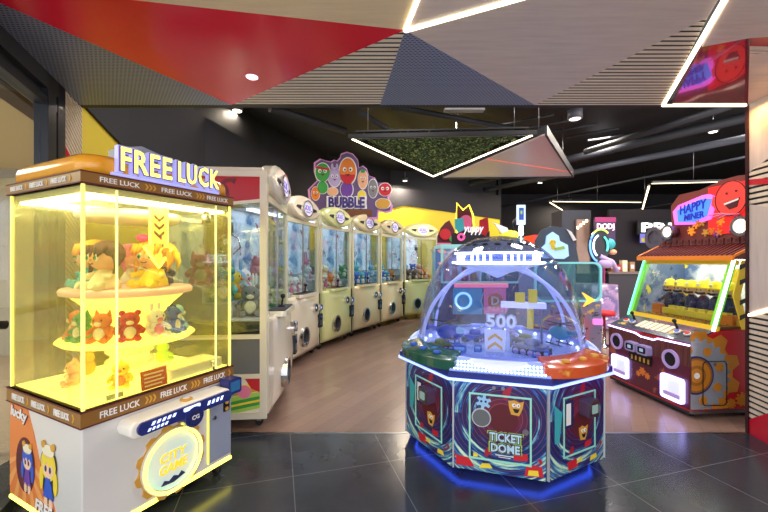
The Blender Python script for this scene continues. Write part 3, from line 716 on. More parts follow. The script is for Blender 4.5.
b = MB(BLACK).prism(rrect(.385,.435,.47,.60,.01), .008, .012, Ff); b.m(INK['gold'])
for k in range(3): b.prism(circ(.41,.49+k*.045,.014,12), .012, .018, Ff)
b.build('coin_slots', dr); MB(STEEL).cyl(Ff @ V((.31,.46,.008)), Ff @ V((.31,.46,.02)), .012, n=14).build('lock', dr)
# side artwork
sa = MB(mat('burst_orange', (226,128,60), .4))
def P2(px, py): p = pick(fl, px, py, 0, -W2); return (-p.y, p.z)
# the frame's x runs from the back of the machine towards its front corner
sa.prism([(-.41,.690),(-.18,.690),(-.10,.56),(-.02,.40),(.10,.27),(.18,.14),(-.41,.14)], 0, .003, Fl_)
sa.m(mat('burst_light', (240,166,96), .4))
for k in range(7):
    a = math.radians(200+k*22); c0 = (-.22,.42); r = .6
    q = rect_clip([c0, (c0[0]+r*math.cos(a), c0[1]+r*math.sin(a)), (c0[0]+r*math.cos(a+.16), c0[1]+r*math.sin(a+.16))], -.41, .1, .14, .69)
    if len(q) > 2: sa.prism(q, .003, .004, Fl_)
sa.m(INK['maroon']).prism(circ(-.20,.36,.12,28,.16), .004, .005, Fl_)
sa = sa.build('side_artwork', cab)
def chibi(cx, cz, s, hair, dress, hat):
    b = MB(INK['black']); L = .005
    def blob(x, z, rx, rz, m, d): b.m(m).prism(circ(cx+x*s, cz+z*s, rx*s, 20, rz*s), L, L+d, Fl_)
    blob(0,.0,.072,.075,INK['black'],.001); blob(0,-.10,.05,.07,INK['black'],.001)
    blob(0,.0,.066,.069,hair,.002); blob(.0,-.012,.048,.045,INK['skin'],.003)
    b.m(hair).prism([(cx-.05*s,cz+.01*s),(cx-.03*s,cz-.01*s),(cx-.01*s,cz+.015*s),(cx+.01*s,cz-.01*s),(cx+.03*s,cz+.012*s),(cx+.05*s,cz-.005*s),(cx+.045*s,cz+.04*s),(cx-.045*s,cz+.04*s)], L, L+.004, Fl_)
    for q in (-1, 1): blob(q*.02,-.018,.009,.014,INK['navy'],.004); blob(q*.062,-.07,.016,.05,hair,.003); blob(q*.022,-.165,.015,.03,INK['skin'],.003)
    b.m(dress).prism([(cx-.02*s,cz-.055*s),(cx+.02*s,cz-.055*s),(cx+.045*s,cz-.145*s),(cx-.045*s,cz-.145*s)], L, L+.003, Fl_)
    if hat:
        blob(0,.06,.05,.028,INK['cream'],.004)
        for q in (-1, 1): blob(q*.042,.085,.016,.016,INK['gold'],.005)
    return b.build('printed_character', sa)
chibi(-.17,.40,1.0,INK['blue'],INK['purple'],True); chibi(.08,.43,1.25,INK['yellow'],INK['blue'],True)
b = MB(INK['maroon']).text('lucky', .085, sh(Fl_,-.275,.635,.003,-.05), .003, .05, w=.22, shear=.1); b.m(INK['white']).text('lucky', .08, sh(Fl_,-.278,.637,.006,-.05), .003, .02, w=.21, shear=.1)
b.build('lettering', sa)
b = MB(INK['maroon']).text('FREE', .075, sh(Fl_,.03,.17,.003,-.05), .003, .05, w=.2, shear=.1); b.m(INK['white']).text('FREE', .07, sh(Fl_,.028,.172,.006,-.05), .003, .02, w=.19, shear=.1)
b.build('lettering', sa)
for x in (-W2+.08, W2-.06):
    for y in (-D2+.07, D2-.07):
        MB(STEEL).cyl((x,y,.10), (x,y,.07), .018, n=10).box(x-.02, x+.02, y-.012, y+.03, .035, .075).m(RUBBER).cyl((x-.014,y+.01,.032), (x+.014,y+.01,.032), .032, n=16).build('caster', fl)
# three big dolls on the top turntable
RFL = Mx.Translation(fl.location) @ Mx.Rotation(fl.rotation_euler[2], 4, 'Z')
def doll(x, y, z, s, rz, hair, skin, dress, label, bow=None):
    t = thing('plush_doll', label, 'plush doll', RFL @ V((x,y,z)), rz, 'big dolls on the upper turntable'); t.scale = (s,s,s)
    b = MB(dress).lathe([(.02,.0),(.085,.01),(.08,.05),(.05,.10),(.03,.13)], (0,0,0), 18)
    for q in (-1, 1):
        b.tube([(q*.04,-.03,.03), (q*.06,-.09,.02), (q*.065,-.12,.035)], .03, 8, r1=.024); b.tube([(q*.05,0,.10), (q*.09,-.04,.08), (q*.09,-.07,.08)], .022, 8, r1=.018)
    b.build('body', t)
    hd = MB(skin).ball((0,0,.20), (.095,.085,.082), 18, 12)
    for q in (-1, 1): hd.ball((q*.094,0,.19), (.014,.016,.022), 8, 6)
    hd.m(INK['orange']).ball((0,-.085,.185), (.008,.006,.006), 6, 4); hd.m(INK['maroon']).tube([(-.02,-.082,.163),(0,-.085,.157),(.02,-.082,.163)], .003, 6); hd = hd.build('head', t)
    for q in (-1, 1):
        MB(INK['white']).ball((q*.036,-.074,.20), (.018,.010,.024), 10, 8).m(INK['green']).ball((q*.036,-.081,.198), (.012,.006,.017), 8, 6).m(INK['black']).ball((q*.036,-.086,.196), (.006,.003,.009), 6, 4).build('eye', hd)
    hr_ = MB(hair).ball((0,.018,.225), (.108,.092,.085), 18, 12)
    for k in range(7): a = -1.2+k*.4; hr_.cyl((math.sin(a)*.07,-.055,.265), (math.sin(a)*.10,-.088,.215-.012*(k%2)), .026, .004, 8)
    for q in (-1, 1): hr_.tube([(q*.09,.01,.22), (q*.115,.0,.16), (q*.11,-.02,.10)], .03, 8, r1=.008)
    hr_.build('hair', t)
    if bow:
        bw = MB(bow)
        for q in (-1, 1): bw.ball((q*.045,-.04,.315), (.045,.016,.026), 10, 8)
        bw.ball((0,-.045,.31), .014, 8, 6); bw.build('bow', t)
    return t
BR = mat('hair_dark', (84,50,40), .8); OG = mat('hair_orange', (240,160,40), .8)
FZ = -.45
doll(.02,-.22,1.375,1.0,FZ+.35,OG,INK['peach'],INK['yellow'],'orange haired plush doll with green eyes and pink bow on the glowing upper turntable',INK['magenta'])
doll(-.22,-.14,1.375,.95,FZ+.1,BR,INK['peach'],INK['cream'],'brown haired plush doll beside the orange haired one on the upper turntable')
doll(.17,-.05,1.375,1.0,FZ+.75,INK['yellow'],INK['peach'],INK['navy'],'yellow haired plush doll in dark dress behind the hanging arrow on the upper turntable')
doll(-.15,.16,1.375,1.0,FZ-.3,OG,INK['peach'],INK['teal'],'plush doll in teal dress at the back of the upper turntable')
doll(.14,.22,1.375,.95,FZ+2.0,INK['pink'],INK['peach'],INK['white'],'pink haired plush doll at the back of the upper turntable')
LR = [('cat','orange'),('bear','red'),('bunny','white'),('bear','blue'),('puppy','lightblue'),('cat','navy'),('bear','mint'),('chick','yellow'),('bunny','pink'),('bear','cream'),('puppy','orange'),('cat','green')]
for k, (kd, cl_) in enumerate(LR):
    a = -2.6+k*2*PI/len(LR); plush(kd, cl_, RFL @ V((.265*math.cos(a), .265*math.sin(a), 1.061)), fl.rotation_euler[2]+a+PI/2, .88, 'on the lower turntable of the yellow prize machine', 'plush toys on the lower turntable')
for k, (kd, cl_) in enumerate([('bear','purple'),('cat','white'),('puppy','blue'),('bunny','peach'),('bear','lime'),('cat','red')]):
    a = -2.3+k*2*PI/6; plush(kd, cl_, RFL @ V((.15*math.cos(a), .15*math.sin(a), 1.08)), fl.rotation_euler[2]+a+PI/2, .6, 'around the centre column of the yellow prize machine', 'plush toys around the centre column')
LR = [('chick','yellow'),('cat','yellow'),('bear','yellow'),('bunny','lime'),('puppy','yellow'),('bear','gold'),('cat','peach')]
for k, (kd, cl_) in enumerate(LR):
    a = -2.2+k*.85; plush(kd, cl_, RFL @ V((.29*math.cos(a), .27*math.sin(a), .79)), fl.rotation_euler[2]+a+PI/2, .75, 'on the lit bottom of the yellow prize machine', 'plush toys on the machine bottom') if not (abs(.29*math.cos(a)-.2) < .25 and .27*math.sin(a) < -.12) else None

# ------------------------------------------------------------------ octagonal ticket machine under a glass dome
td = thing('ticket_dome_machine', 'octagonal blue ticket machine with a big clear dome, standing on the tile edge', 'arcade machine', (1.012,3.285,0), -.2897)
AP = .765; S8 = AP*math.tan(PI/8)*2
g = NG('dome_panel_art', .28, .3); v_ = g.coord(); sp_ = g.n('ShaderNodeSeparateXYZ'); g.l(v_, sp_.inputs[0])
dx, dy = g.math('SUBTRACT', sp_.outputs[0], .03), g.math('SUBTRACT', sp_.outputs[1], .06)
d_ = g.math('SQRT', g.math('ADD', g.math('MULTIPLY', dx, dx), g.math('MULTIPLY', dy, dy))); an = g.math('ARCTAN2', dy, dx)
cb_ = g.n('ShaderNodeCombineXYZ'); g.l(g.math('ADD', g.math('MULTIPLY', an, .5), g.math('MULTIPLY', d_, 3)), cb_.inputs[0]); g.l(g.math('MULTIPLY', d_, 15), cb_.inputs[1])
n1 = g.noise(cb_.outputs[0], 1.6, 5, .65); n2 = g.noise(v_, 6, 4)
c_ = g.ramp(g.math('ADD', g.math('MULTIPLY', d_, 1.5), g.math('MULTIPLY', n2, .25)), [(.1,(150,40,60)),(.28,(104,24,56)),(.42,(46,22,80)),(.58,(20,30,96)),(.75,(18,48,120)),(1,(20,26,80))])
rg_ = g.math('GREATER_THAN', g.math('SINE', g.math('MULTIPLY', d_, 210)), .93); c_ = g.mix(g.math('MULTIPLY', rg_, .35), c_, (190,120,110))
def band_(off, k, gain):
    f = g.math('MULTIPLY', g.math('SUBTRACT', g.math('ADD', n1, g.math('MULTIPLY', g.math('SUBTRACT', d_, .30), gain)), off), k); cl_ = g.n('ShaderNodeClamp'); g.l(f, cl_.inputs[0]); return cl_.outputs[0]
c_ = g.mix(band_(.50, 14, .5), c_, (30,96,180)); c_ = g.mix(band_(.55, 16, .5), c_, (120,190,180)); c_ = g.mix(band_(.59, 18, .5), c_, (215,240,205))
n3 = g.noise(g.coord(loc=(5,2,0)), 7, 3); f = g.math('MULTIPLY', g.math('SUBTRACT', n3, .64), 30); cl_ = g.n('ShaderNodeClamp'); g.l(f, cl_.inputs[0]); c_ = g.mix(cl_.outputs[0], c_, (170,30,50))
g.base(c_); ARTD = g.m
TRIM = mat('panel_trim', (196,206,214), .3, .3)
def octo(r): return [(r/math.cos(PI/8)*math.cos(-PI/2-PI/8+PI/4*k), r/math.cos(PI/8)*math.sin(-PI/2-PI/8+PI/4*k)) for k in range(8)]
MB(BLACK).prism(octo(AP-.015), .12, .74).build('cabinet', td)
b = MB(DARK).prism(octo(AP-.10), .02, .12); b.build('plinth', td)
b = MB(mat('underglow_blue', (80,100,255), .5, emit=7, ec=(50,90,255)))
o1, o2 = octo(AP-.075), octo(AP-.095); b.ringp(o1, o2, .075, .10); b.build('underglow_strip', td)
FRB = mat('printed_frame', (150,220,200), .3, emit=.08)
for k in range(8):
    a = -PI/2+PI/4*k; n = V((math.cos(a), math.sin(a), 0)); Fk = frame(n*(AP-.012)+V((0,0,.40)), n)
    w = S8/2-.006
    p = MB(ARTD).prism([(-w*.97,-.335),(w*.97,-.335),(w,.30),(-w,.30)], 0, .012)
    p.m(TRIM).prism([(-w-.004,-.335),(-w+.006,-.335),(-w+.008,.30),(-w-.004,.30)], 0, .018)
    front = k == 0
    if front:
        p.m(FRB).frame4(-.20,.215,-.25,.215,.012,.012,.018); p.m(INK['maroon']).prism(circ(.03,.05,.10,28), .012,.0125)
        p.m(TRIM).prism(circ(-.115,.045,.066,28), .012,.018); p.m(mat('vent_grey',(110,116,120),.4,.4)).prism(circ(-.115,.045,.058,28), .018,.021)
        p.m(STEEL).prism(circ(.175,-.02,.02,16), .012,.022)
        for x in (-.03,.03): p.prism(circ(x,.262,.012,12), .012,.018)
        p.m(INK['lightblue']).prism(gear(-.10,.155,.032,.052,6), .012,.016); p.m(INK['navy']).prism(circ(-.115,.16,.008,8), .016,.018).prism(circ(-.085,.16,.008,8), .016,.018)
        T_ = lambda x, y, z: Mx.Translation((x,y,z))
        for t_, y in (('TICKET',-.075),('DOME',-.15)):
            wd = .21 if t_ == 'TICKET' else .19
            p.m(INK['lime']).text(t_, .075, T_(.045,y,.012), .003, .07, w=wd+.03); p.m(INK['navy']).text(t_, .068, T_(.045,y,.015), .003, .06, w=wd+.015); p.m(mat('letter_ice', (190,225,245), .4)).text(t_, .058, T_(.045,y,.018), .003, .025, w=wd)
        p.m(INK['white']).prism([(-.02,-.205),(.10,-.205),(.10,-.20),(-.02,-.20)], .012,.014).prism([(.0,-.217),(.08,-.217),(.08,-.213),(.0,-.213)], .012,.014)
        p.m(INK['red']).prism([(.10,-.225),(.19,-.215),(.19,-.17),(.10,-.18)], .012,.015).prism([(.17,-.32),(.29,-.31),(.28,-.24),(.18,-.25)], .012,.014).prism([(-.29,-.31),(-.16,-.31),(-.2,-.25),(-.29,-.24)], .012,.014)
        p.m(INK['yellow']).prism([(.19,-.31),(.26,-.305),(.255,-.27),(.195,-.275)], .014,.017).prism([(-.13,-.31),(-.04,-.30),(-.06,-.27),(-.11,-.275)], .012,.015).prism([(-.17,-.235),(-.14,-.235),(-.14,-.21),(-.17,-.21)], .012,.015)
    else:
        p.m(FRB).frame4(-.16,.20,-.22,.20,.01,.012,.018)
        p.m(INK['navy']).prism(rrect(-.14,-.05,-.02,.17,.01), .012,.014); p.m(INK['white']).prism([(-.13,.0),(-.08,.0),(-.08,.15),(-.13,.15)], .014,.015)
        p.m(INK['maroon']).prism(circ(.04,-.02,.10,24), .012,.013); p.m(INK['red']).prism([(-.10,-.32),(.0,-.31),(-.02,-.25),(-.12,-.26)], .012,.014).prism([(.08,-.2),(.15,-.19),(.15,-.15),(.08,-.16)], .012,.014)
        p.m(INK['yellow']).prism([(.14,-.31),(.22,-.30),(.21,-.27),(.15,-.275)], .012,.015).prism([(-.02,-.29),(.05,-.28),(.03,-.25)], .012,.015)
        p.m(INK['teal']).prism([(-.25,-.10),(-.20,-.1),(-.17,.1),(-.25,.16)], .012,.013)
    o = p.build('body_panel', td, Fk)
    # printed yellow smiling blob, a generic cheerful shape
    cx_, cy_ = (.115,.135) if front else (.06,-.09)
    q = MB(INK['gold']).prism([(cx_-.032,cy_-.045),(cx_+.02,cy_-.05),(cx_+.042,cy_),(cx_+.05,cy_+.05),(cx_+.02,cy_+.04),(cx_-.01,cy_+.055),(cx_-.05,cy_+.045),(cx_-.045,cy_)], .013, .016)
    q.m(INK['white']).prism(circ(cx_-.014,cy_+.02,.013,12), .016,.018).prism(circ(cx_+.014,cy_+.02,.013,12), .016,.018); q.m(INK['black']).prism(circ(cx_-.012,cy_+.02,.005,8), .018,.019).prism(circ(cx_+.016,cy_+.02,.005,8), .018,.019).prism([(cx_-.022,cy_-.004),(cx_+.024,cy_-.004),(cx_+.012,cy_-.03),(cx_-.008,cy_-.03)], .016,.018)
    q.build('printed_character', o)
    if k in (1, 7, 3, 5):
        s_ = .02 if k == 7 else .04
        b = MB(mat('reader_plum', (84,60,84), .35)).prism(rrect(-.03+s_,.095+s_,.045,.165,.02), .012, .085); b.m(STEEL).prism(rrect(-.02+s_,.085+s_,.055,.155,.015), .085, .092)
        b.m(mat('reader_glow', (60,80,90), .15, emit=.5, ec=(150,180,170))).prism(rrect(.0+s_,.065+s_,.075,.135,.006), .092, .095); b.build('card_reader', o)
# lit rim, playfield tray, consoles
b = MB(mat('rim_glow', (205,215,255), .35, emit=1.5, ec=(130,160,255)))
def oring(r0, r1, z0, z1, mb): mb.ringp(octo(r0), octo(r1), z0, z1)
oring(AP+.06, AP-.02, .705, .722, b); b.build('rim_light', td)
b = MB(mat('rim_blue', (40,50,130), .3, .2)); oring(AP+.05, AP-.16, .722, .762, b); b.build('rim', td)
TRAY = mat('tray_white', (214,222,250), .25, emit=.38, ec=(165,185,255))
b = MB(TRAY).lathe([(.02,.80),(.50,.80),(.54,.79),(.66,.80),(.735,.845),(.765,.85),(.785,.83),(.79,.76),(.02,.76)], (0,0,0), 64); b.build('playfield_tray', td)
BGL = mat('bulb_glow', (245,248,255), .4, emit=4, ec=(215,225,255))
for k in range(26): a = 2*PI*k/26; MB(BGL).ball((.645*math.cos(a), .645*math.sin(a), .812), .017, 8, 6).build('tray_bulb', td)
for k in (0, 2, 4, 6):                                 # rows of small bulbs on the rim between the consoles
    a = -PI/2+PI/4*k; n = V((math.cos(a), math.sin(a), 0)); Fk = frame(n*(AP+.005)+V((0,0,.812)), n+V((0,0,.75)))
    b = MB(mat('bulb_bar', (150,172,235), .3, emit=.25, ec=(120,150,255))).prism([(-.335,-.055),(.335,-.055),(.30,.05),(-.30,.05)], -.06, .0, Fk); b.m(mat('bulb_small', (240,245,255), .4, emit=4, ec=(215,228,255)))
    for r_ in range(3):
        for j in range(26): b.ball(Fk @ V((-.30+j*.024, -.036+.026*r_, .002)), .0075, 6, 4)
    b.build('bulb_bar', td)
CONS = {7: ('console_dark_green', (24,84,70)), 1: ('console_orange', (206,84,34)), 3: ('console_orange', (206,84,34)), 5: ('console_dark_green', (24,84,70))}
for k, (nm_, c_) in CONS.items():
    a = -PI/2+PI/4*k
    if nm_ not in MATS:
        swirl(nm_, [(0,c_),(.3,tuple(min(255, int(x*1.5)) for x in c_)),(.6,c_),(1,c_)], .1, .1, 30, 12, [((226,170,70) if 'orange' in nm_ else (60,130,190), 6, .62)], rough=.2)
    out = []; m_ = MB(MATS[nm_])
    def cs(t, r): aa = a+t; return (r*math.cos(aa), r*math.sin(aa))
    outer = [cs(-.43+.86*i/14, .90-.05*abs(i/7-1)**2) for i in range(15)]; inner = [cs(.40-.80*i/14, .70) for i in range(15)]
    poly = outer+inner; n_ = len(poly)
    zt = [.875 if i >= 15 else .835 for i in range(n_)]
    vb = [m_.v((x,y,.762)) for x, y in poly]; vt = [m_.v((x,y,z)) for (x, y), z in zip(poly, zt)]
    for i in range(n_): m_.f([vb[i], vb[(i+1)%n_], vt[(i+1)%n_], vt[i]])
    for i in range(14): m_.f([vt[i], vt[i+1], vt[28-i], vt[29-i]], True)
    m_.f(vb[::-1])
    m_.m(INK['gold'] if 'orange' in nm_ else INK['blue'])
    for t in (-.2, .0, .2): x, y = cs(t, .80); m_.lathe([(.03,.85),(.03,.864),(.02,.87)], (x,y,0), 16)
    m_.build('button_console', td, bevel=.006)
# dome shell with its ribs
DOME = glass('dome_acrylic', (236,240,250), .9, .03, .02, (200,215,255))
RD, HD, ZB = .70, .93, .83
pf_ = [((RD)*math.cos(t)**.85 if t < PI/2 else 0, ZB+HD*math.sin(t)) for t in [PI/2*i/16 for i in range(17)]]
b = MB(DOME); pin = [((r-.008) if r > .01 else 0, z-.008*(z-ZB)/HD) for r, z in pf_]
b.lathe(pf_, (0,0,0), 64).lathe(pin[::-1], (0,0,0), 64); bm_ = b
b.build('dome_shell', td)
RIB = glass('rib_acrylic', (190,205,245), 2.0, .1, .5, (190,205,255))
def arch(y0, rx, hz, r, m, tilt=0):
    return MB(m).tube([(rx*math.cos(t), y0+tilt*math.sin(t), ZB+hz*math.sin(t)) for t in [PI*i/32 for i in range(33)]], r, 10)
arch(-.28, .63, .66, .017, mat('rib_pale', (196,202,240), .2, emit=.3, ec=(160,172,255)), .25).build('dome_rib', td)
arch(.30, .60, .70, .014, mat('rib_pale', (170,180,235), .2), -.1).build('dome_rib', td)
b = MB(RIB).tube([(RD*math.cos(2*PI*i/64), RD*math.sin(2*PI*i/64), ZB+.012) for i in range(64)], .016, 8, True); b.build('dome_ring', td)
# saucer in the dome top
SAU = mat('saucer_grey', (104,108,124), .65); 
b = MB(SAU).lathe([(.05,1.72),(.2,1.70),(.30,1.665),(.36,1.63),(.37,1.615)], (0,0,0), 48)
b.m(mat('saucer_hole', (40,42,56), .5))
for k in range(16): a = 2*PI*k/16; b.ball((.26*math.cos(a), .26*math.sin(a), 1.683), (.028,.028,.012), 8, 6)
b = b.build('saucer', td)
MB(LEDC).lathe([(.355,1.60),(.375,1.603),(.378,1.615),(.355,1.618)], (0,0,0), 48, closed=True).build('light_ring', b)
MB(LEDC).lathe([(.36,1.515),(.395,1.518),(.398,1.533),(.36,1.536)], (0,0,0), 48, closed=True).build('light_ring', b)
d_ = MB(mat('saucer_band', (50,66,120), .3, emit=.1)).lathe([(.345,1.53),(.345,1.60),(.34,1.60),(.34,1.53)], (0,0,0), 48, closed=True); d_.m(LEDC)
for k in range(40):
    if k % 5 == 0: continue
    a = 2*PI*k/40; c_, s_ = math.cos(a), math.sin(a); F_ = frame((.346*c_,.346*s_,1.567), (c_,s_,0)); d_.prism([(-.008,-.026),(.008,-.026),(.008,.026),(-.008,.026)], 0, .006, F_)
d_.build('light_bars', b)
MB(mat('saucer_cone', (206,214,238), .4, emit=.35, ec=(190,205,255))).lathe([(.37,1.513),(.26,1.48),(.10,1.435),(.03,1.40),(.0,1.39)], (0,0,0), 48).build('saucer_cone', b)
# jackpot sign, chevron ramp, vehicles, shelf
p_ = pick(td, 501, 321, 1, -.10); Fj = frame((p_.x,-.10,p_.z), (0,-1,0))
j = MB(mat('sign_silver', (180,190,225), .3, .3)).text('500', .125, Fj, .03, .05, w=.26); j.m(mat('sign_face', (215,222,245), .3, emit=.25)).text('500', .105, Mx.Translation((0,-.031,0)) @ Fj, .004, .01, w=.235)
j.m(INK['lilac']).text('TICKETS', .04, sh(Fj,0,-.095,0), .02, .04, w=.24); j.m(INK['pink']).text('PARTY', .035, sh(Fj,-.02,.10,0), .01, .03, w=.17)
j.m(STEEL).cyl((p_.x-.08,-.09,.80), (p_.x-.08,-.09,p_.z-.06), .008, n=8).cyl((p_.x+.08,-.09,.80), (p_.x+.08,-.09,p_.z-.06), .008, n=8); j.build('jackpot_sign', td)
p_ = pick(td, 495, 352, 1, -.38); x = p_.x
r_ = MB(mat('ramp_pale', (196,204,240), .3, emit=.12)); Fr = frame((x,-.40,.90), (0,-1,.35)); r_.prism([(-.07,-.10),(.07,-.10),(.085,.10),(-.085,.10)], -.02, 0, Fr)
r_.m(INK['gold']); 
for k in range(2): y = -.04+k*.065; r_.prism([(-.055,y-.02),(0,y+.02),(.055,y-.02),(.055,y+.005),(0,y+.045),(-.055,y+.005)], 0, .004, Fr)
r_.build('chevron_ramp', td)
def vehicle(px, py, ly, name, hull, kind, rz, s=1.0):
    p = pick(td, px, py, 1, ly); M_ = Mx.Translation((p.x, ly, .80)) @ Mx.Rotation(rz, 4, 'Z') @ Mx.Scale(s, 4)
    b = MB(hull); b.M = M_
    if kind == 'tank':
        b.box(-.09,.09,-.055,.055,.03,.065).m(DARK)
        for q in (-1, 1):
            b.box(-.10,.10,q*.055-.02,q*.055+.02,.005,.045)
            for k in range(4): b.m(INK['lilac']).cyl((-.075+k*.05,q*.078,.024), (-.075+k*.05,q*.055,.024), .02, n=12).m(DARK)
        b.m(hull).lathe([(.05,.065),(.045,.095),(.02,.105)], (0,0,0), 14).m(STEEL).cyl((.03,0,.085), (.15,0,.10), .009, n=8)
    else:
        b.ball((0,0,.10), (.10,.06,.055), 14, 10).tube([(-.07,0,.11),(-.2,0,.13)], .018, 8, r1=.01).box(-.22,-.19,-.005,.005,.12,.18).m(DARK)
        b.box(-.15,.15,-.008,.008,.172,.178).box(-.008,.008,-.12,.12,.172,.178).cyl((0,0,.15), (0,0,.175), .008, n=8)
        for q in (-1, 1): b.tube([(-.07,q*.05,.012),(.09,q*.05,.012)], .006, 6).cyl((-.03,q*.05,.012), (-.03,q*.03,.06), .004, n=6).cyl((.05,q*.05,.012), (.05,q*.03,.06), .004, n=6)
        b.m(INK['lightblue']).ball((.055,0,.11), (.045,.045,.035), 10, 8)
    b.build(name, td)
TB = mat('toy_blue', (50,80,190), .35); TG_ = mat('toy_olive', (130,140,70), .4)
vehicle(450, 332, -.22, 'toy_helicopter', TB, 'heli', -.3, 1.25); vehicle(440, 345, -.36, 'toy_tank', TG_, 'tank', .5, .9); vehicle(532, 346, -.30, 'toy_tank', mat('toy_grey', (120,130,170), .4), 'tank', 2.6, 1.2)
vehicle(475, 330, .05, 'toy_tank', TB, 'tank', 1.2, 1.1); vehicle(560, 322, .1, 'toy_helicopter', mat('toy_teal', (60,150,180), .35), 'heli', 2.2, 1.1); vehicle(525, 335, -.05, 'toy_tank', TG_, 'tank', 2.0, 1.1)
for px, py, ly, dx in ((460,350,-.36,.10),(540,352,-.36,.12),(478,344,-.3,.06)):
    p = pick(td, px, py, 1, ly); MB(mat('crate_blue', (70,100,190), .4)).box(p.x-dx/2,p.x+dx/2,ly-.05,ly+.05,.80,.86).m(INK['lightblue']).box(p.x-dx/2+.01,p.x+dx/2-.01,ly-.052,ly-.05,.815,.845).build('crate', td)
p0, p1 = pick(td, 501, 303, 1, .0), pick(td, 546, 307, 1, .0)
b = MB(mat('shelf_violet', (190,190,240), .3, emit=.8, ec=(165,170,255))).box(p0.x, p1.x, -.03, .10, 1.13, 1.175); b.m(INK['yellow']).box(p0.x+.22,p0.x+.27,-.0,.05,.95,1.13).box(p0.x+.12,p0.x+.2,.0,.06,1.175,1.26).box(p0.x+.23,p0.x+.3,.0,.06,1.175,1.29)
b.m(STEEL).cyl((p0.x+.02,.05,.80), (p0.x+.02,.05,1.13), .01, n=8).cyl((p1.x-.03,.05,.80), (p1.x-.03,.05,1.13), .01, n=8); b.build('lit_shelf', td)
for k in range(4):
    a = PI/4+k*PI/2; MB(RUBBER).cyl((.55*math.cos(a), .55*math.sin(a), 0), (.55*math.cos(a), .55*math.sin(a), .03), .04).build('foot', td)

# ------------------------------------------------------------------ miner coin machine by the pillar
hm = thing('coin_pusher', 'wooden-look mining coin machine with slanted glass, gear artwork and red header, beside the pillar', 'arcade machine', (3.50,4.22,0), math.atan2(-1,.084))
h = .572; y0 = -.55
PLK = rot_noise_mat('plank_print', (76,38,40), (124,66,56), .4, 3, (14,1,1)); REDB = mat('machine_red', (196,24,36), .3, coat=.3)
side = [(y0,.06),(y0,.715),(-.26,.845),(-.02,.86),(.55,.86),(.55,.06)]
def sideprism(mb, poly, x0, x1):
    a = [mb.v((x0,y,z)) for y, z in poly]; b = [mb.v((x1,y,z)) for y, z in poly]; n = len(poly); mb.f(a); mb.f(b[::-1])
    for i in range(n): mb.f([a[i], b[i], b[(i+1)%n], a[(i+1)%n]])
    return mb
sideprism(MB(REDB), side, -h, h).build('cabinet', hm)
Fc = frame((0,y0,0), (0,-1,0)); Fd = frame((h,0,0), (1,0,0))     # front face; near side (x runs to the back)
PLUM = swirl('front_plum_art', [(0,(130,30,60)),(.4,(70,24,70)),(.8,(40,26,80)),(1,(90,20,50))], 0, .3, 30, 8, [((170,90,60),6,.62)])
f_ = MB(PLUM).prism([(-h,.08),(h,.08),(h,.50),(-h,.50)], 0, .006, Fc); f_.m(PLK).prism([(-h,.50),(h,.50),(h,.70),(-h,.70)], 0, .008, Fc)
f_.m(BLACK)
for k in range(15): x = -h+k*.08; f_.prism([(x,.51),(x+.003,.51),(x+.003,.69),(x,.69)], .008, .0085, Fc)
f_.m(INK['orange'])
for x, z, r in ((-.02,.28,.05),(.05,.25,.04),(-.08,.24,.035)): f_.prism(gear(x,z,r*.7,r,7), .006, .008, Fc)
f_ = f_.build('front_panel', hm)
SPK = mat('speaker_ring', (170,150,190), .3, emit=.25, ec=(170,140,220)); TRW = mat('tray_light', (225,225,255), .4, emit=3.2, ec=(165,160,255))
for px, py in ((618,341),(672,359)):
    p = pick(hm, px, py, 1, y0); b = MB(SPK).ringp(circ(p.x,p.z,.098,28), circ(p.x,p.z,.072,28), 0, .03, Fc); b.m(BLACK).prism(circ(p.x,p.z,.075,28), .0, .018, Fc); b.build('speaker', hm)
for px, py in ((621.5,366),(674,388)):
    p = pick(hm, px, py, 1, y0); x, z = p.x, p.z
    b = MB(TRW).ringp(rrect(x-.135,x+.135,z-.125,z+.125,.03), rrect(x-.105,x+.105,z-.09,z+.09,.01), 0, .035, Fc); b.m(mat('tray_inside', (215,222,225), .4, emit=.5)).prism([(x-.106,z-.05),(x+.106,z-.05),(x+.106,z+.09),(x-.106,z+.09)], .0, .01, Fc)
    b.m(SPK).prism([(x-.106,z-.09),(x+.106,z-.09),(x+.106,z-.05),(x-.106,z-.05)], .0, .03, Fc); b.build('ticket_tray', hm)
p = pick(hm, 641, 348, 1, y0)
for q in (-.09, .09):
    x, z = p.x+q, p.z+.0; b = MB(mat('reader_lilac', (150,140,185), .3, emit=.12)).prism(rrect(x-.08,x+.08,z-.055,z+.055,.03), 0, .07, Fc); b.m(SCREEN).prism(rrect(x-.055,x+.055,z-.035,z+.035,.015), .07, .074, Fc); b.m(mat('reader_dot', (140,160,190), .2, emit=.6)).prism(rrect(x-.025,x+.025,z-.018,z+.018,.006), .074, .076, Fc); b.build('card_reader', hm)
b = MB(BLACK).prism(rrect(p.x-.16,p.x+.16,p.z-.17,p.z-.07,.01), .0, .02, Fc); b.m(INK['gold']); [b.prism([(p.x-.12+k*.06,p.z-.15),(p.x-.10+k*.06,p.z-.15),(p.x-.10+k*.06,p.z-.1),(p.x-.12+k*.06,p.z-.1)], .02, .025, Fc) for k in range(5)]; b.build('ticket_slot', hm)
b = MB(mat('deck_led', (225,220,255), .4, emit=4, ec=(190,180,255)))
b.tube([(-h,y0-.012,.712),(-.12,y0-.012,.70),(-.04,y0-.012,.675),(.14,y0-.012,.675),(.2,y0-.012,.70),(h,y0-.012,.712)], .009, 8); b.build('deck_light', hm)
dn = V((0,-(.845-.715),.29)).normalized(); Fk = frame((0,(y0-.26)/2,.785), dn, (0,1,0))
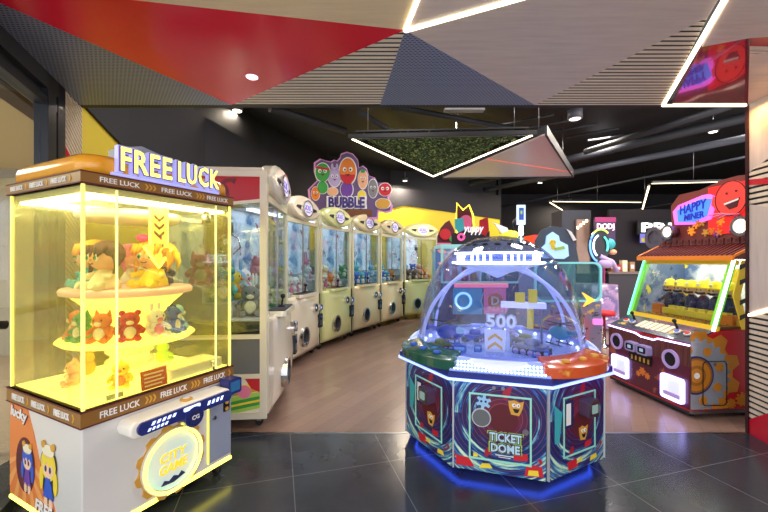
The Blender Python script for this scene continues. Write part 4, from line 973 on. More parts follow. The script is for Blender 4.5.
dk = MB(swirl('deck_art', [(0,(30,40,110)),(.4,(40,110,120)),(.7,(120,60,110)),(1,(20,20,60))], 0, 0, 26, 10, [((220,180,90),7,.6)])).prism([(-h+.01,-.15),(h-.01,-.15),(h-.01,.145),(-h+.01,.145)], 0, .01, Fk)
dk = dk.build('control_deck', hm)
b = MB(INK['cream'])
for k in range(6): x = -.2+k*.075; b.prism(rrect(x-.03,x+.03,-.08,.07,.008), .01, .014, Fk)
b.build('payout_cards', dk)
for x in (-.42, -.32, .30, .42): MB(INK['white']).cyl(Fk @ V((x,-.02,.01)), Fk @ V((x,-.02,.03)), .032, n=20).m(INK['red'] if abs(x) > .35 else INK['blue']).cyl(Fk @ V((x,-.02,.03)), Fk @ V((x,-.02,.038)), .024, n=20).build('push_button', dk)
for x in (-.12+.35, -.37): MB(BLACK).cyl(Fk @ V((x,.05,.01)), Fk @ V((x,.05,.09)), .012, n=10).ball(Fk @ V((x,.05,.10)), .022, 10, 8).build('joystick', dk)
# gear artwork on the near side
gp = MB(mat('side_navy', (40,44,90), .35)).prism([(y0,.08),(y0,.42),(-.1,.10),(-.1,.08)], 0, .002, Fd)
GO = mat('gear_gold', (214,140,40), .3, .3); GS = mat('gear_silver', (180,186,200), .25, .5); GB = mat('gear_bronze', (170,104,40), .3, .3)
lim = (y0, .5, .085, .85)
gc_ = (-.50, .42)
for m_, poly, z in ((GO, gear(*gc_,.40,.48,11,.1), .004), (GS, gear(*gc_,.335,.37,26), .008), (INK['navy'], circ(*gc_,.19,36), .010), (GB, circ(*gc_,.17,36), .013), (GO, circ(*gc_,.15,36), .015), (GB, circ(*gc_,.10,30), .017), (GO, circ(*gc_,.07,30), .019), (INK['white'], circ(*gc_,.03,18), .021)):
    q = rect_clip(poly, *lim)
    gp.m(m_).prism(q, 0, z, Fd)
gp.m(GO)
for k in range(8): a = k*PI/4+.3; q = rect_clip(circ(gc_[0]+.26*math.cos(a), gc_[1]+.26*math.sin(a), .043, 18), *lim); gp.prism(q, .008, .012, Fd)
q = rrect(-.44,-.18,.12,.56,.04); gp.m(BLACK).ringp(q, rrect(-.432,-.188,.128,.552,.035), .019, .0225, Fd)
gp.m(STEEL).prism(circ(-.31,.53,.014,12), .0225, .028, Fd)
gp.m(GO); [gp.prism(gear(x,z,r*.7,r,9), .0, .012, Fd) for x, z, r in ((.0,.17,.07),(.12,.14,.05),(-.12,.13,.05),(.2,.3,.04))]
gp.m(INK['blue']).prism(circ(.12,.26,.05,14), .0, .01, Fd); gp.m(INK['lime']).prism(circ(.14,.31,.03,12), .0, .012, Fd)
gp.build('side_panel', hm)
MB(DARK).box(-h+.01, h-.01, y0, .55, .03, .06).m(STEEL).box(h-.01, h+.02, y0, .55, .045, .075).build('base_rail', hm)
fs_ = MB(swirl('case_side_art', [(0,(225,235,245)),(.35,(110,130,160)),(.6,(220,228,235)),(1,(90,110,150))], 0, 0, 22, 10, [((70,76,90),6,.58),((235,215,60),5,.64)], emit=.3)); sideprism(fs_, [(-.235,.87),(.5,.87),(.5,1.53),(-.01,1.53)], -h+.004, -h+.012)
fs_.build('far_side_panel', hm)
# glass case: yellow frame, light bars, figures
YF = mat('frame_yellow', (226,190,50), .3, emit=.15); GRN = mat('frame_green', (120,200,60), .3, emit=.3)
gb0, gt0 = (-.285,.845), (-.06,1.555)
def slab(mb, x0, x1, a, b, th=.04):
    d = V((0, b[0]-a[0], b[1]-a[1])).normalized(); n = V((0,-d.z,d.y))*-1 if False else V((0,-d.z,d.y))
    P_ = [V((x,)+q) for x in (x0, x1) for q in (a, b)]
    vs = [mb.v(p) for p in (P_[0],P_[2],P_[3],P_[1])]; vs2 = [mb.v(p+n*th*-1) for p in (P_[0],P_[2],P_[3],P_[1])]
    mb.f(vs); mb.f(vs2[::-1])
    for i in range(4): mb.f([vs[i], vs2[i], vs2[(i+1)%4], vs[(i+1)%4]])
    return mb
def lerp(t): return (gb0[0]+(gt0[0]-gb0[0])*t, gb0[1]+(gt0[1]-gb0[1])*t)
b = slab(MB(YF), -h, h, lerp(0), lerp(.075)); slab(b, -h, h, lerp(.94), lerp(1)); b.m(GRN); slab(b, -h, -h+.05, lerp(.07), lerp(.94)); slab(b, h-.07, h-.02, lerp(.07), lerp(.94)); b.m(YF); 
cf = b.build('case_frame', hm)
a_, b_ = lerp(0), lerp(1)
MB(mat('case_led', (235,240,255), .4, emit=3.5, ec=(215,228,255))).tube([(h-.008,a_[0]-.015,a_[1]), (h-.008,b_[0]-.015,b_[1])], .014, 8).build('edge_light', cf)
MB(mat('case_led_green', (120,240,170), .4, emit=1.6, ec=(110,235,190))).tube([(-h+.008,a_[0]-.015,a_[1]), (-h+.008,b_[0]-.015,b_[1])], .012, 8).build('edge_light', cf)
slab(MB(PANE), -h+.05, h-.07, lerp(.075), lerp(.94), .006).build('front_glass', hm)
sp_ = MB(PANE); sideprism(sp_, [(gb0[0]+.03,.87),(.5,.87),(.5,1.53),(gt0[0]+.03,1.53)], h-.012, h-.006); sp_.build('side_glass', hm)
sb = MB(YF); sideprism(sb, [(.0,.86),(.07,.86),(-.02,1.2),(.08,1.55),(.0,1.55),(-.10,1.2)], h-.004, h+.008); sb.m(BLACK)
for z in (.95, 1.1, 1.3, 1.45): sideprism(sb, [(-.03,z),(.03,z+.03),(.03,z+.07),(-.03,z+.05)], h+.006, h+.01)
sb.build('hazard_bar', hm)
MB(swirl('case_back_art', [(0,(225,235,245)),(.35,(110,130,160)),(.6,(235,240,240)),(1,(90,110,150))], 0, 0, 16, 10, [((235,215,60),4,.62)], emit=.6)).prism([(-h+.02,-.36),(h-.02,-.36),(h-.02,.34),(-h+.02,.34)], 0, .02).build('case_back', hm, Mx.Translation((0,.5,1.21)) @ Mx.Rotation(PI/2, 4, 'X'))
b = MB(DARK).box(-h, h, -.08, .55, 1.555, 1.60); b.m(mat('case_lamp', (255,250,225), .5, emit=9, ec=(255,248,215))).box(-h+.05, h-.05, .0, .06, 1.535, 1.555).box(-h+.05, h-.05, .3, .36, 1.535, 1.555); b.build('case_top', hm)
b = MB(mat('playfield_gold', (150,104,50), .35, .3)).box(-h+.02, h-.02, -.26, .48, .86, .885); b.m(INK['gold']).box(-h+.02, h-.02, .02, .46, .885, .94); b.m(INK['yellow'])
for x in (-.28,-.16,-.02,.10,.22,.34): b.box(x, x+.09, .0, .06, .94, 1.0)
b.box(-.35,.3,-.02,.02,.90,.97); b.m(INK['orange']).box(-.5,-.38,-.02,.1,.885,1.0).box(.38,.5,-.02,.1,.885,.98); b.build('playfield', hm)
b = MB(mat('token_gold', (230,170,60), .25, .8)); rnd = random.Random(3)
for k in range(90):
    x, y = rnd.uniform(-.5,.5), rnd.uniform(-.22,-.03); z = .886+rnd.uniform(0,.012); b.lathe([(.018,z),(.018,z+.003)], (x,y,0), 10)
b.build('tokens', hm)['kind'] = 'stuff'
HELM = mat('helmet_yellow', (250,225,40), .3, emit=.25)
for k in range(6):
    x = y = z = 0; TM = Mx.Translation((-.36+k*.145, .10, .94)) @ Mx.Scale(1.3, 4); b = MB(mat('miner_overall', (40,50,90), .5)); b.M = TM; b.lathe([(.045,z),(.05,z+.05),(.04,z+.14),(.02,z+.16)], (x,y,0), 14)
    for q in (-1, 1): b.tube([(x+q*.035,y,z+.13), (x+q*.07,y-.03,z+.09), (x+q*.05,y-.07,z+.08)], .015, 8)
    b.m(INK['skin']).ball((x,y-.005,z+.205), (.046,.042,.046), 12, 8); b.m(INK['black']).ball((x-.018,y-.045,z+.21), .006, 6, 4).ball((x+.018,y-.045,z+.21), .006, 6, 4).tube([(x-.04,y-.03,z+.185),(x,y-.048,z+.178),(x+.04,y-.03,z+.185)], .01, 6)
    b = b.build('miner_figure', hm)
    q_ = MB(HELM); q_.M = TM; q_.lathe([(.062,z+.225),(.05,z+.235),(.048,z+.26),(.03,z+.285),(.001,z+.293)], (x,y,0), 16).m(INK['white']).ball((x,y-.05,z+.255), .012, 8, 6).build('helmet', b)
b = MB(INK['yellow'])
for x, z in ((.12,1.25),(.2,1.3),(-.42,1.15)): b.box(x, x+.05, .3, .35, .94, z+.15).box(x-.04,x+.09,.28,.3,z,z+.05)
b.build('derrick', hm)
# roof of corrugated planks, cresting, header board with lamps
RF = rot_noise_mat('roof_brown', (120,44,30), (160,66,40), .45, 4, (12,1,1))
a, c_ = (-.12,1.555), (.16,1.70)
b = MB(RF); sideprism(b, [a, (a[0],a[1]+.035), (c_[0],c_[1]+.02), (.5,1.72), (.5,1.6)], -h-.03, h+.03)
b.m(mat('roof_edge', (226,130,40), .3, emit=.2)); sideprism(b, [(a[0]-.02,a[1]-.01),(a[0]-.02,a[1]+.04),(a[0],a[1]+.04),(a[0],a[1]-.01)], -h-.04, h+.04); sideprism(b, [(a[0]-.01,a[1]+.02),(a[0],a[1]+.05),(c_[0],c_[1]+.035),(c_[0],c_[1])], h+.03, h+.045); sideprism(b, [(a[0]-.01,a[1]+.02),(a[0],a[1]+.05),(c_[0],c_[1]+.035),(c_[0],c_[1])], -h-.045, -h-.03)
b.m(INK['maroon'])
for k in range(23): x = -h+.0+k*.052; b.tube([(x,a[0]+.01,a[1]+.045),(x,c_[0],c_[1]+.025)], .008, 6)
b.build('roof', hm)
CR = mat('crest_brown', (110,60,56), .5); b = MB(CR).box(-h, h, .16, .22, 1.70, 1.75)
for k in range(14): x = -h+.02+k*.083; b.box(x, x+.055, .15, .17, 1.725, 1.79); 
b.m(INK['maroon']); [b.box(-h+.035+k*.083, -h+.06+k*.083, .147, .15, 1.74, 1.775) for k in range(14)]
b.build('cresting', hm)
ys = .24; Fs = frame((0,ys,0), (0,-1,0))
HB = mat('header_brown', (120,54,50), .4, emit=.06); HR = mat('header_red', (214,40,40), .35, emit=.55, ec=(220,40,36))
out = []
for px, py in ((672,232),(671,206),(679,195),(700,190),(722,180),(738,175.5),(752,174),(770,176),(778,190),(778,232)): p = pick(hm, px, py, 1, ys); out.append((p.x, p.z))
bot = (1.70); out = [(out[0][0]+.02,bot)]+out[:-1]+[(out[-1][0],bot)]
x_lo, x_hi = min(p[0] for p in out), .62
out = rect_clip(out, x_lo, x_hi, 1.6, 3)
hb = MB(HB).prism(out, -.08, 0, Fs); hb.m(HR).prism(rect_clip(out, -.0, x_hi-.02, 1.84, 2.38), .0, .006, Fs); hb = hb.build('header', hm)
p = pick(hm, 696, 211, 1, ys); sx, sz = p.x, p.z
b = MB(mat('sign_pink_glow', (235,110,220), .4, emit=1.2, ec=(235,90,215))).prism([(sx-.27,sz-.14),(sx-.30,sz+.03),(sx-.22,sz+.10),(sx+.10,sz+.17),(sx+.18,sz+.17),(sx+.30,sz+.10),(sx+.24,sz+.0),(sx+.20,sz-.12),(sx+.0,sz-.16)], .006, .02, Fs)
b.m(mat('sign_blue_glow', (70,130,235), .4, emit=.9, ec=(60,120,235))).prism([(sx-.22,sz-.11),(sx-.23,sz+.04),(sx+.08,sz+.13),(sx+.22,sz+.11),(sx+.16,sz-.08),(sx+.0,sz-.13)], .02, .03, Fs)
b.m(mat('sign_text', (30,40,170), .4, emit=.3)).text('HAPPY', .11, sh(Fs,sx-.01,sz+.05,.03,.12), .006, .02, w=.36, shear=.2); b.text('MINER', .075, sh(Fs,sx+.0,sz-.06,.03,.08), .006, .025, w=.26, shear=.2); b.build('name_sign', hb)
p = pick(hm, 735, 200, 1, ys); cx_, cz_ = p.x-.02, p.z
RC = mat('face_red', (236,70,60), .35, emit=.5, ec=(236,56,50))
b = MB(RC).prism(circ(cx_,cz_+.02,.17,30,.19), .006, .03, Fs); b.prism([(cx_-.22,cz_-.02),(cx_-.15,cz_-.1),(cx_-.05,cz_-.08),(cx_-.1,cz_+.03),(cx_-.2,cz_+.08)], .006, .025, Fs)
b.m(INK['maroon']).ringp(circ(cx_+.0,cz_+.02,.172,30,.192), circ(cx_,cz_+.02,.162,30,.182), .03, .034, Fs).prism(circ(cx_-.04,cz_+.08,.013,10), .03, .036, Fs).prism(circ(cx_+.06,cz_+.09,.013,10), .03, .036, Fs).prism([(cx_-.08,cz_-.02),(cx_+.10,cz_+.02),(cx_+.07,cz_-.08),(cx_-.01,cz_-.10)], .03, .035, Fs)
b.m(INK['white']).prism([(cx_-.07,cz_-.025),(cx_+.09,cz_+.012),(cx_+.085,cz_-.01),(cx_-.06,cz_-.045)], .035, .037, Fs)
b.m(INK['pink']); [b.tube([Fs @ V((cx_-.24+.05*k,cz_-.13-.03*k,.03)), Fs @ V((cx_-.1+.03*k,cz_-.13-.01*k,.035)), Fs @ V((cx_+.0+.05*k,cz_-.16,.03))], .009, 6) for k in range(3)]
b.build('smiling_face', hb)
b = MB(mat('flame_orange', (240,140,40), .4, emit=.5)); rnd = random.Random(5)
for k in range(16):
    x = sx+.02+rnd.uniform(-.10,.50); z = 1.84+rnd.uniform(0,.16); b.m([INK['orange'],INK['purple'],INK['gold'],MATS['flame_orange']][k%4]).prism(gear(x,z,.02,.045,5,rnd.random()*3), .006, .010+.001*k, Fs)
b.build('crystal_print_pattern', hb)
LH = mat('lamp_glow', (255,250,215), .3, emit=2.5, ec=(255,245,205))
for px, py, r in ((667,232,.09),(740,226,.10)):
    p = pick(hm, px, py, 1, ys-.12); F_ = frame((p.x,ys-.0,p.z), (0,-1,0)); b = MB(mat('lamp_brown', (104,70,84), .3, .3)).cyl(F_ @ V((0,0,0)), F_ @ V((0,0,.10)), r*.7, r, 28); b.m(STEEL).ringp(circ(0,0,r,28), circ(0,0,r*.72,28), .10, .125, F_); b.m(LH).prism(circ(0,0,r*.74,28), .10, .112, F_); b.build('headlamp', hb)
p = pick(hm, 656, 238, 1, ys+.05); F_ = frame((p.x,ys+.06,p.z), (0,-1,0)); MB(mat('wheel_grey', (100,96,110), .4, .3)).ringp(circ(0,0,.15,32), circ(0,0,.10,32), 0, .05, F_).prism(circ(0,0,.105,32), .01, .03, F_).box(p.x,p.x+.2,ys+.02,ys+.06,p.z-.03,p.z+.03).build('side_wheel', hb)
for x in (-h+.08, h-.08):
    for y in (y0+.08, .47): MB(RUBBER).cyl((x,y,0), (x,y,.03), .03).build('foot', hm)

# ------------------------------------------------------------------ bubble sign standing over the curved row
YS = 7.85; bs = thing('bubble_sign', 'big cut-out BUBBLE sign with cartoon fruit and animal faces above the claw machines', 'sign', at(346,260,YS)*V((1,1,0)) if False else (at(346,260,YS).x, YS, 2.41))
FB = frame((0,0,0), (0,-1,0)); ox, oz = bs.location.x, bs.location.z
def B(px, py): p = at(px, py, YS); return (p.x-ox, p.z-oz)
KS = YS/F
out = [B(*q) for q in ((309,200),(308,190),(313,185),(317,181),(314,172),(314,163),(320,159),(326,161),(331,162),(334,160),(337,161),(340,158),(341,154),(347,152),(353,154),(358,160),(359,168),(363,166),(367,169),(369,176),(375,178),(378,184),(382,183),(388,183),(392,188),(391,195),(389,198),(393,206),(392,212),(386,213),(379,211),(378,219),(314,219),(312,208))]
b = MB(mat('sign_outline', (220,150,200), .4, emit=.1, ec=(226,150,205))).prism(out, -.03, .03, FB)
cxm = sum(p[0] for p in out)/len(out); czm = sum(p[1] for p in out)/len(out)
b.m(mat('sign_purple', (104,78,128), .5)).prism([(cxm+(x-cxm)*.95, czm+(z-czm)*.95) for x, z in out], .03, .04, FB)
b.m(DARK)
for x in (-.45, .35): b.box(x-.02, x+.02, .03, .07, -.01, .3)
b.build('board', bs)
def face(px, py, rx, ry, col, name, extra=None, eyes=True):
    x, z = B(px, py); rx *= KS; ry *= KS
    f = MB(INK['white']).prism(circ(x,z,rx*1.14,26,ry*1.1), .04, .05, FB); f.m(col).prism(circ(x,z,rx,26,ry), .05, .062, FB)
    if eyes:
        for q in (-1, 1): f.m(INK['white']).prism(circ(x+q*rx*.38,z+ry*.15,rx*.24,12,rx*.28), .062, .066, FB); f.m(INK['black']).prism(circ(x+q*rx*.34,z+ry*.12,rx*.12,10), .066, .069, FB)
        f.m(INK['maroon']).prism([(x-rx*.3,z-ry*.22),(x+rx*.3,z-ry*.2),(x+rx*.05,z-ry*.38)], .062, .066, FB)
    if extra: extra(f, x, z, rx, ry)
    return f.build(name, bs)
face(347,190,6,8,INK['purple'],'printed_shape',eyes=False); face(323,188,5,6,INK['green'],'printed_shape',eyes=False)
face(323,173,7,9,INK['green'],'printed_face',lambda f,x,z,rx,ry: f.m(INK['red']).prism([(x-rx,z+ry*.45),(x+rx,z+ry*.2),(x+rx*.95,z+ry*.42),(x-rx*.8,z+ry*.68)], .062, .068, FB))
face(335,178,6,9,INK['lilac'],'printed_face',lambda f,x,z,rx,ry: [f.m(INK['lilac']).prism(circ(x+q*rx*.4,z+ry*1.15,rx*.22,12,ry*.4), .05, .062, FB) for q in (-1,1)])
face(348,172,8,13,INK['orange'],'printed_face',lambda f,x,z,rx,ry: f.m(INK['red']).prism(rect_clip(circ(x,z,rx*.98,26,ry*.98), x-rx, x+rx, z-ry, z-ry*.25), .0625, .064, FB))
face(363,180,4.6,9,INK['peach'],'printed_face',lambda f,x,z,rx,ry: f.m(INK['green']).prism(circ(x,z+ry*.9,rx*.5,10,ry*.2), .05, .07, FB))
face(373,189,4.5,9,INK['grey'],'printed_face'); face(316,194,4,6.5,INK['orange'],'printed_face'); face(383,204,7,5,INK['gold'],'printed_shape',eyes=False)
face(385,190,6.2,6.2,INK['red'],'printed_face'); face(333,192,5,4,INK['peach'],'printed_shape',eyes=False); face(362,196,4,5,INK['yellow'],'printed_shape',eyes=False)
b = MB(INK['white']); FT = lambda px, py, z: Mx.Translation((B(px,py)[0],-z,B(px,py)[1])) @ FB
b.text('BUBBLE', 13*KS, FT(347,203,.06), .01, .1, w=40*KS); b.m(mat('bubble_letters', (64,40,130), .4)).text('BUBBLE', 11*KS, FT(347,203,.07), .01, .04, w=36*KS)
b.m(INK['brown']).prism(rrect(B(336,215)[0],B(372,215)[0],B(0,217)[1],B(0,210)[1],.04), .05, .07, FB); b.build('lettering', bs)

# ------------------------------------------------------------------ hanging triangles
ZT = 3.2
def zp(px, py): p = atz(px, py, ZT); return (p.x, p.y)
G1, G2, G3 = zp(348,138), zp(433,177), zp(537,134)
def shrink(tri, k):
    c = (sum(p[0] for p in tri)/3, sum(p[1] for p in tri)/3); return [(c[0]+(p[0]-c[0])*k, c[1]+(p[1]-c[1])*k) for p in tri]
gh = thing('hanging_planter', 'black triangular ceiling raft filled with green leaves and edged with white light strips', 'ceiling panel', (0,0,0))
gt = [G1, G2, G3]
b = MB(BLACK).ringp(gt, shrink(gt,.91), ZT, ZT+.055); b.prism(shrink(gt,.93), ZT+.10, ZT+.12)
b.m(STEEL); [b.cyl((p[0],p[1],ZT+.11), (p[0],p[1],4.32), .006, n=6) for p in shrink(gt,.8)]; b.build('frame', gh)
rnd = random.Random(11); b = MB(); L1, L2, L3 = mat('leaf_dark', (48,86,50), .6), mat('leaf_mid', (92,134,72), .6), mat('leaf_light', (170,190,110), .6)
tri = shrink(gt,.90)
for k in range(3400):
    u_, v_ = rnd.random(), rnd.random()
    if u_+v_ > 1: u_, v_ = 1-u_, 1-v_
    x = tri[0][0]+u_*(tri[1][0]-tri[0][0])+v_*(tri[2][0]-tri[0][0]); y = tri[0][1]+u_*(tri[1][1]-tri[0][1])+v_*(tri[2][1]-tri[0][1]); z = ZT+rnd.uniform(.0,.09)
    a = rnd.uniform(0, 2*PI); l = rnd.uniform(.03,.055); c_, s_ = math.cos(a)*l, math.sin(a)*l; dz = rnd.uniform(-.03,.02)
    b.m((L1, L1, L2, L2, L3)[rnd.randrange(5)]); b.f([b.v((x,y,z)), b.v((x+c_*.5-s_*.35,y+s_*.5+c_*.35,z+dz*.6)), b.v((x+c_,y+s_,z+dz)), b.v((x+c_*.5+s_*.35,y+s_*.5-c_*.35,z+dz*.3))])
b.build('foliage', gh)['kind'] = 'stuff'
def bar(a, b_, w, z0, z1, m):
    a, b_ = V((*a,0)), V((*b_,0)); d = (b_-a).normalized(); n = V((-d.y,d.x,0))*w/2
    return MB(m).prism([tuple((a+n)[:2]), tuple((a-n)[:2]), tuple((b_-n)[:2]), tuple((b_+n)[:2])], z0, z1)
gi = shrink(gt,.955)
bar(gi[0], gi[1], .028, ZT-.012, ZT, LED).build('light_strip', gh); bar(gi[1], gi[2], .034, ZT-.012, ZT, LED).build('light_strip', gh)
bar(gi[0], gi[2], .012, ZT-.004, ZT, STEEL).build('edge_trim', gh)
wh = thing('ceiling_raft', 'pale triangular ceiling raft with a red reflection built as a strip, hanging beside the leafy one', 'ceiling panel', (0,0,0))
wt = [zp(441,178), zp(546,134.5), zp(573,176.5)]; wt[0] = (wt[0][0]+.04, wt[0][1])
b = MB(mat('raft_pale', (206,186,186), .35)).prism(wt, ZT, ZT+.02); b.m(DARK).prism(wt, ZT+.02, ZT+.12); b.m(STEEL); [b.cyl((p[0],p[1],ZT+.12), (p[0],p[1],4.32), .006, n=6) for p in shrink(wt,.8)]; b.build('raft', wh)
bar(zp(487,159), zp(572,172), .02, ZT-.004, ZT, mat('reflection_red', (236,110,90), .3, emit=.8, ec=(236,90,70))).build('red_reflection', wh)  # glowing strip imitates a red reflection on the raft
bar(wt[0], wt[2], .05, ZT-.02, ZT+.12, DARK).build('edge_profile', wh); bar(wt[1], wt[2], .03, ZT-.012, ZT+.12, DARK).build('edge_profile', wh)

# ------------------------------------------------------------------ ceiling services
def pipe(q0, q1, z, r, label, name='ceiling_duct', cat='duct', m=DUCT, grp='grey ducts under the black ceiling'):
    a, b_ = atz(*q0, z), atz(*q1, z)
    if name == 'cable_tray': o = bar(a[:2], b_[:2], r*2, z-.04, z, m).build(name)
    else: o = MB(m).cyl(a, b_, r, n=14).build(name)
    return tag(o, label, cat, grp)
pipe((498,207), (766,152), 3.75, .05, 'long pale grey cable tray slanting above the prize sign towards the red header', 'cable_tray', 'cable tray')
pipe((560,221), (766,188), 3.6, .05, 'lower grey cable tray running just above the prize counter letters', 'cable_tray', 'cable tray')
pipe((474,192), (766,134), 3.9, .07, 'round grey duct crossing over the pale hanging triangle')
pipe((470,183), (768,112), 4.0, .09, 'thick dark grey duct slanting from the hanging triangle to the ceiling strip', m=DARK)
pipe((585,152), (730,106), 3.9, .06, 'dark pipe high above the coin machine, under the ceiling edge', m=DARK)
pipe((500,236), (640,213), 3.6, .05, 'pale grey duct over the dark column by the prize area')
pipe((360,112), (420,150), 4.05, .05, 'dark ceiling pipe above the leafy triangle', m=DARK)
pipe((390,106), (520,130), 4.1, .05, 'dark pipe crossing behind the mesh ceiling edge', m=DARK)
pipe((270,108), (345,131), 4.1, .07, 'black duct in the dark ceiling beside the bubble sign', m=DARK)
for k in range(6):
    a = atz(500+k*22, 125+k*4, 4.15); tag(MB(DARK).tube([a, a+V((.8,-.5,0))], .025, 8).build('ceiling_strut'), 'thin dark strut under the black ceiling over the hall', 'strut', 'ceiling struts')
def batten(q0, q1, z, label, m=LED, w=.05):
    a, b_ = atz(*q0, z), atz(*q1, z); t = thing('linear_lamp', label, 'ceiling lamp', (0,0,0)); bar(a[:2], b_[:2], w, z, z+.05, DARK).build('housing', t); bar(a[:2], b_[:2], w*.8, z-.006, z, m).build('diffuser', t)
    c_ = (a+b_)/2; MB(STEEL).cyl((c_.x,c_.y,z+.05), (c_.x,c_.y,4.32), .006, n=6).build('cable', t)
BAT = mat('batten_warm', (255,236,190), .5, emit=4, ec=(255,232,180))
batten((550,202.5), (564,211), 3.3, 'short slanting warm linear lamp at the start of the zigzag', BAT)
batten((553,201.5), (641,202.3), 3.3, 'long level warm linear lamp in the zigzag over the prize area', BAT, .07)
batten((649,186), (642,211), 3.3, 'steep warm linear lamp joining the two level ones', BAT)
batten((652,183.5), (736,181.5), 3.3, 'level warm linear lamp running behind the red coin machine header', BAT, .05)
RBAT = mat('batten_red', (255,120,90), .5, emit=1.6, ec=(255,90,70)); batten((612,229), (640,228), 3.0, 'red glowing linear lamp beside the prize letters', RBAT, .08)
def downlight(px, py, z, r, label, power=0, m=LED, drop=0):
    p = atz(px, py, z); t = thing('downlight', label, 'downlight', p)
    MB(mat('lamp_body', (90,90,96), .5) if drop else WHITEP).lathe([(r,0),(r*1.15,.004),(r*1.15,.03+drop),(r*.5,.035+drop)], (0,0,0), 24).build('housing', t); MB(m).lathe([(.001,-.004),(r*.85,-.004),(r*.9,.0),(.001,.001)], (0,0,0), 24).build('lens', t)
    if drop: MB(STEEL).cyl((0,0,.03+drop), (0,0,4.32-z), .01, n=6).build('stem', t)
    if power: area('downlight_beam', p-V((0,0,.03)), r*2, power, (255,236,210))
DL = mat('downlight_lens', (255,248,235), .5, emit=5, ec=(255,240,215)); PKL = mat('downlight_pinkish', (250,225,240), .5, emit=1.6)
downlight(252, 77, ZC, .05, 'round recessed downlight in the glossy red ceiling', 0, PKL)
downlight(237, 111, 4.2, .09, 'round downlight in the black ceiling above the yellow machine letters', 15, DL, .05)
downlight(575, 119, 3.9, .10, 'large round pale ceiling speaker lamp behind the big beige panel', 60, PKL, .12)
downlight(713, 132, 3.9, .07, 'round hanging downlight above the red coin machine header', 80, DL, .12)
downlight(569, 201, 3.9, .08, 'tiny far downlight over the prize area', 60, DL, .05); downlight(618, 213, 3.9, .08, 'tiny far downlight near the dark column', 60, DL, .05)
downlight(405, 181, 3.9, .07, 'tiny downlight under the leafy triangle tip', 60, DL, .05); downlight(540, 183, 3.9, .07, 'small downlight below the pale hanging triangle', 60, DL, .05)
for X_, Y_, e_ in ((.2,4.4,90),(2.4,4.3,90),(4.2,5.0,70),(-.9,5.0,60)):
    area('hall_fill_light', (X_, Y_, 4.25), .7, e_*HALL, (250,242,238))  # area lamps without fixtures, added to brighten the hall
for X_, Y_, e_ in ((1.6,7.2,120),(4.6,8.0,120),(7.5,7.0,120),(3.0,10.0,100)):
    area('hall_fill_light', (X_, Y_, 4.25), .5, e_*HALL, (250,242,238))  # more added lamps without fixtures, deeper in the hall
tag(MB(mat('vent_pale', (170,170,172), .5)).box(*sorted((atz(445,107,3.9).x, atz(485,107,3.9).x)), atz(445,107,3.9).y, atz(445,107,3.9).y+.12, 3.86, 3.9).build('air_vent'), 'pale rectangular air vent just behind the mesh ceiling edge', 'air vent')

# ------------------------------------------------------------------ machines further back
YM = 6.8
jm = thing('arcade_machine', 'colourful machine with blue and pink panels and orange-lit shelf, seen through the dome', 'arcade machine', (at(481,260,YM).x, YM+.45, 0))
def J(px, py, Y=YM): p = at(px, py, Y); return (p.x-jm.location.x, p.z)
FJ = frame((0,-.45,0), (0,-1,0)); hw = .74
MB(mat('cab_indigo', (70,60,110), .4)).box(-hw, hw, -.45, .45, .05, 1.12).build('cabinet', jm)
b = MB(swirl('case_teal_art', [(0,(140,220,225)),(.4,(60,130,170)),(.7,(215,190,225)),(1,(60,90,150))], 0, 0, 12, 10, [((240,150,110),4,.6)], emit=.5)).prism([(-hw+.02,-.33),(hw-.02,-.33),(hw-.02,.33),(-hw+.02,.33)], 0, .02).build('case_back', jm, Mx.Translation((0,.44,1.46)) @ Mx.Rotation(PI/2, 4, 'X'))
b = MB(mat('frame_aqua', (150,215,215), .3, emit=.3)).frame4(-hw,hw,1.12,1.80,.035,-.03,.03,FJ); b.box(-.02,.0,-.46,-.42,1.15,1.77); b.box(-hw,hw,-.45,.45,1.78,1.84).build('case_frame', jm)
MB(PANE).prism([(-hw+.03,1.15),(hw-.03,1.15),(hw-.03,1.77),(-hw+.03,1.77)], -.006, 0, FJ).build('front_glass', jm)
b = MB(mat('shelf_orange', (250,150,60), .4, emit=1.5, ec=(255,120,50))).box(-.5,.5,-.46,-.30,1.10,1.15); b.m(mat('shelf_pink', (240,120,160), .4, emit=.8)).box(-.5,.5,-.47,-.46,1.04,1.10); b.build('lit_shelf', jm)
b = MB(mat('panel_teal', (60,140,190), .4, emit=.3)).prism([(-.52,.55),(.02,.55),(.02,1.03),(-.52,1.03)], 0, .01, FJ); b.m(mat('ring_cyan', (170,230,255), .3, emit=1.2)).ringp(circ(-.33,.8,.16,28), circ(-.33,.8,.12,28), .01, .03, FJ); b.m(mat('panel_pink', (220,110,160), .4, emit=.35)).prism([(.05,.55),(.46,.55),(.46,1.03),(.05,1.03)], 0, .01, FJ)
b.m(INK['orange']).prism(circ(.26,.8,.14,24), .01, .015, FJ); b.m(INK['white']).text('D', .16, sh(FJ,.26,.8,.015), .005, .03); b.m(INK['lightblue']).prism([(-.02,.8),(.03,.95),(.05,.95),(.01,.8),(.05,.65),(.03,.65)], .012, .016, FJ); b.build('front_panel', jm)
for i, (x, c_) in enumerate(((-.55,'pink'),(-.38,'orange'),(-.2,'red'),(.0,'yellow'),(.2,'teal'),(.4,'purple'))):
    MB(INK[c_]).lathe([(.02,1.12),(.07,1.14),(.075,1.22),(.05,1.3),(.06,1.36),(.02,1.42)], (x,.0+.1*(i%2),0), 14).ball((x,.1*(i%2),1.45), .05, 10, 8).build('prize_figure', jm)
sg_ = MB(mat('neon_yellow_line', (255,236,80), .4, emit=2.2, ec=(255,226,60)))
pts = [(457,233),(456,218),(457,203),(463,210),(469,205),(473,215),(474,226),(472,233)]
sg_.tube([FJ @ V((*J(*q),.0)) for q in pts], .016, 8)
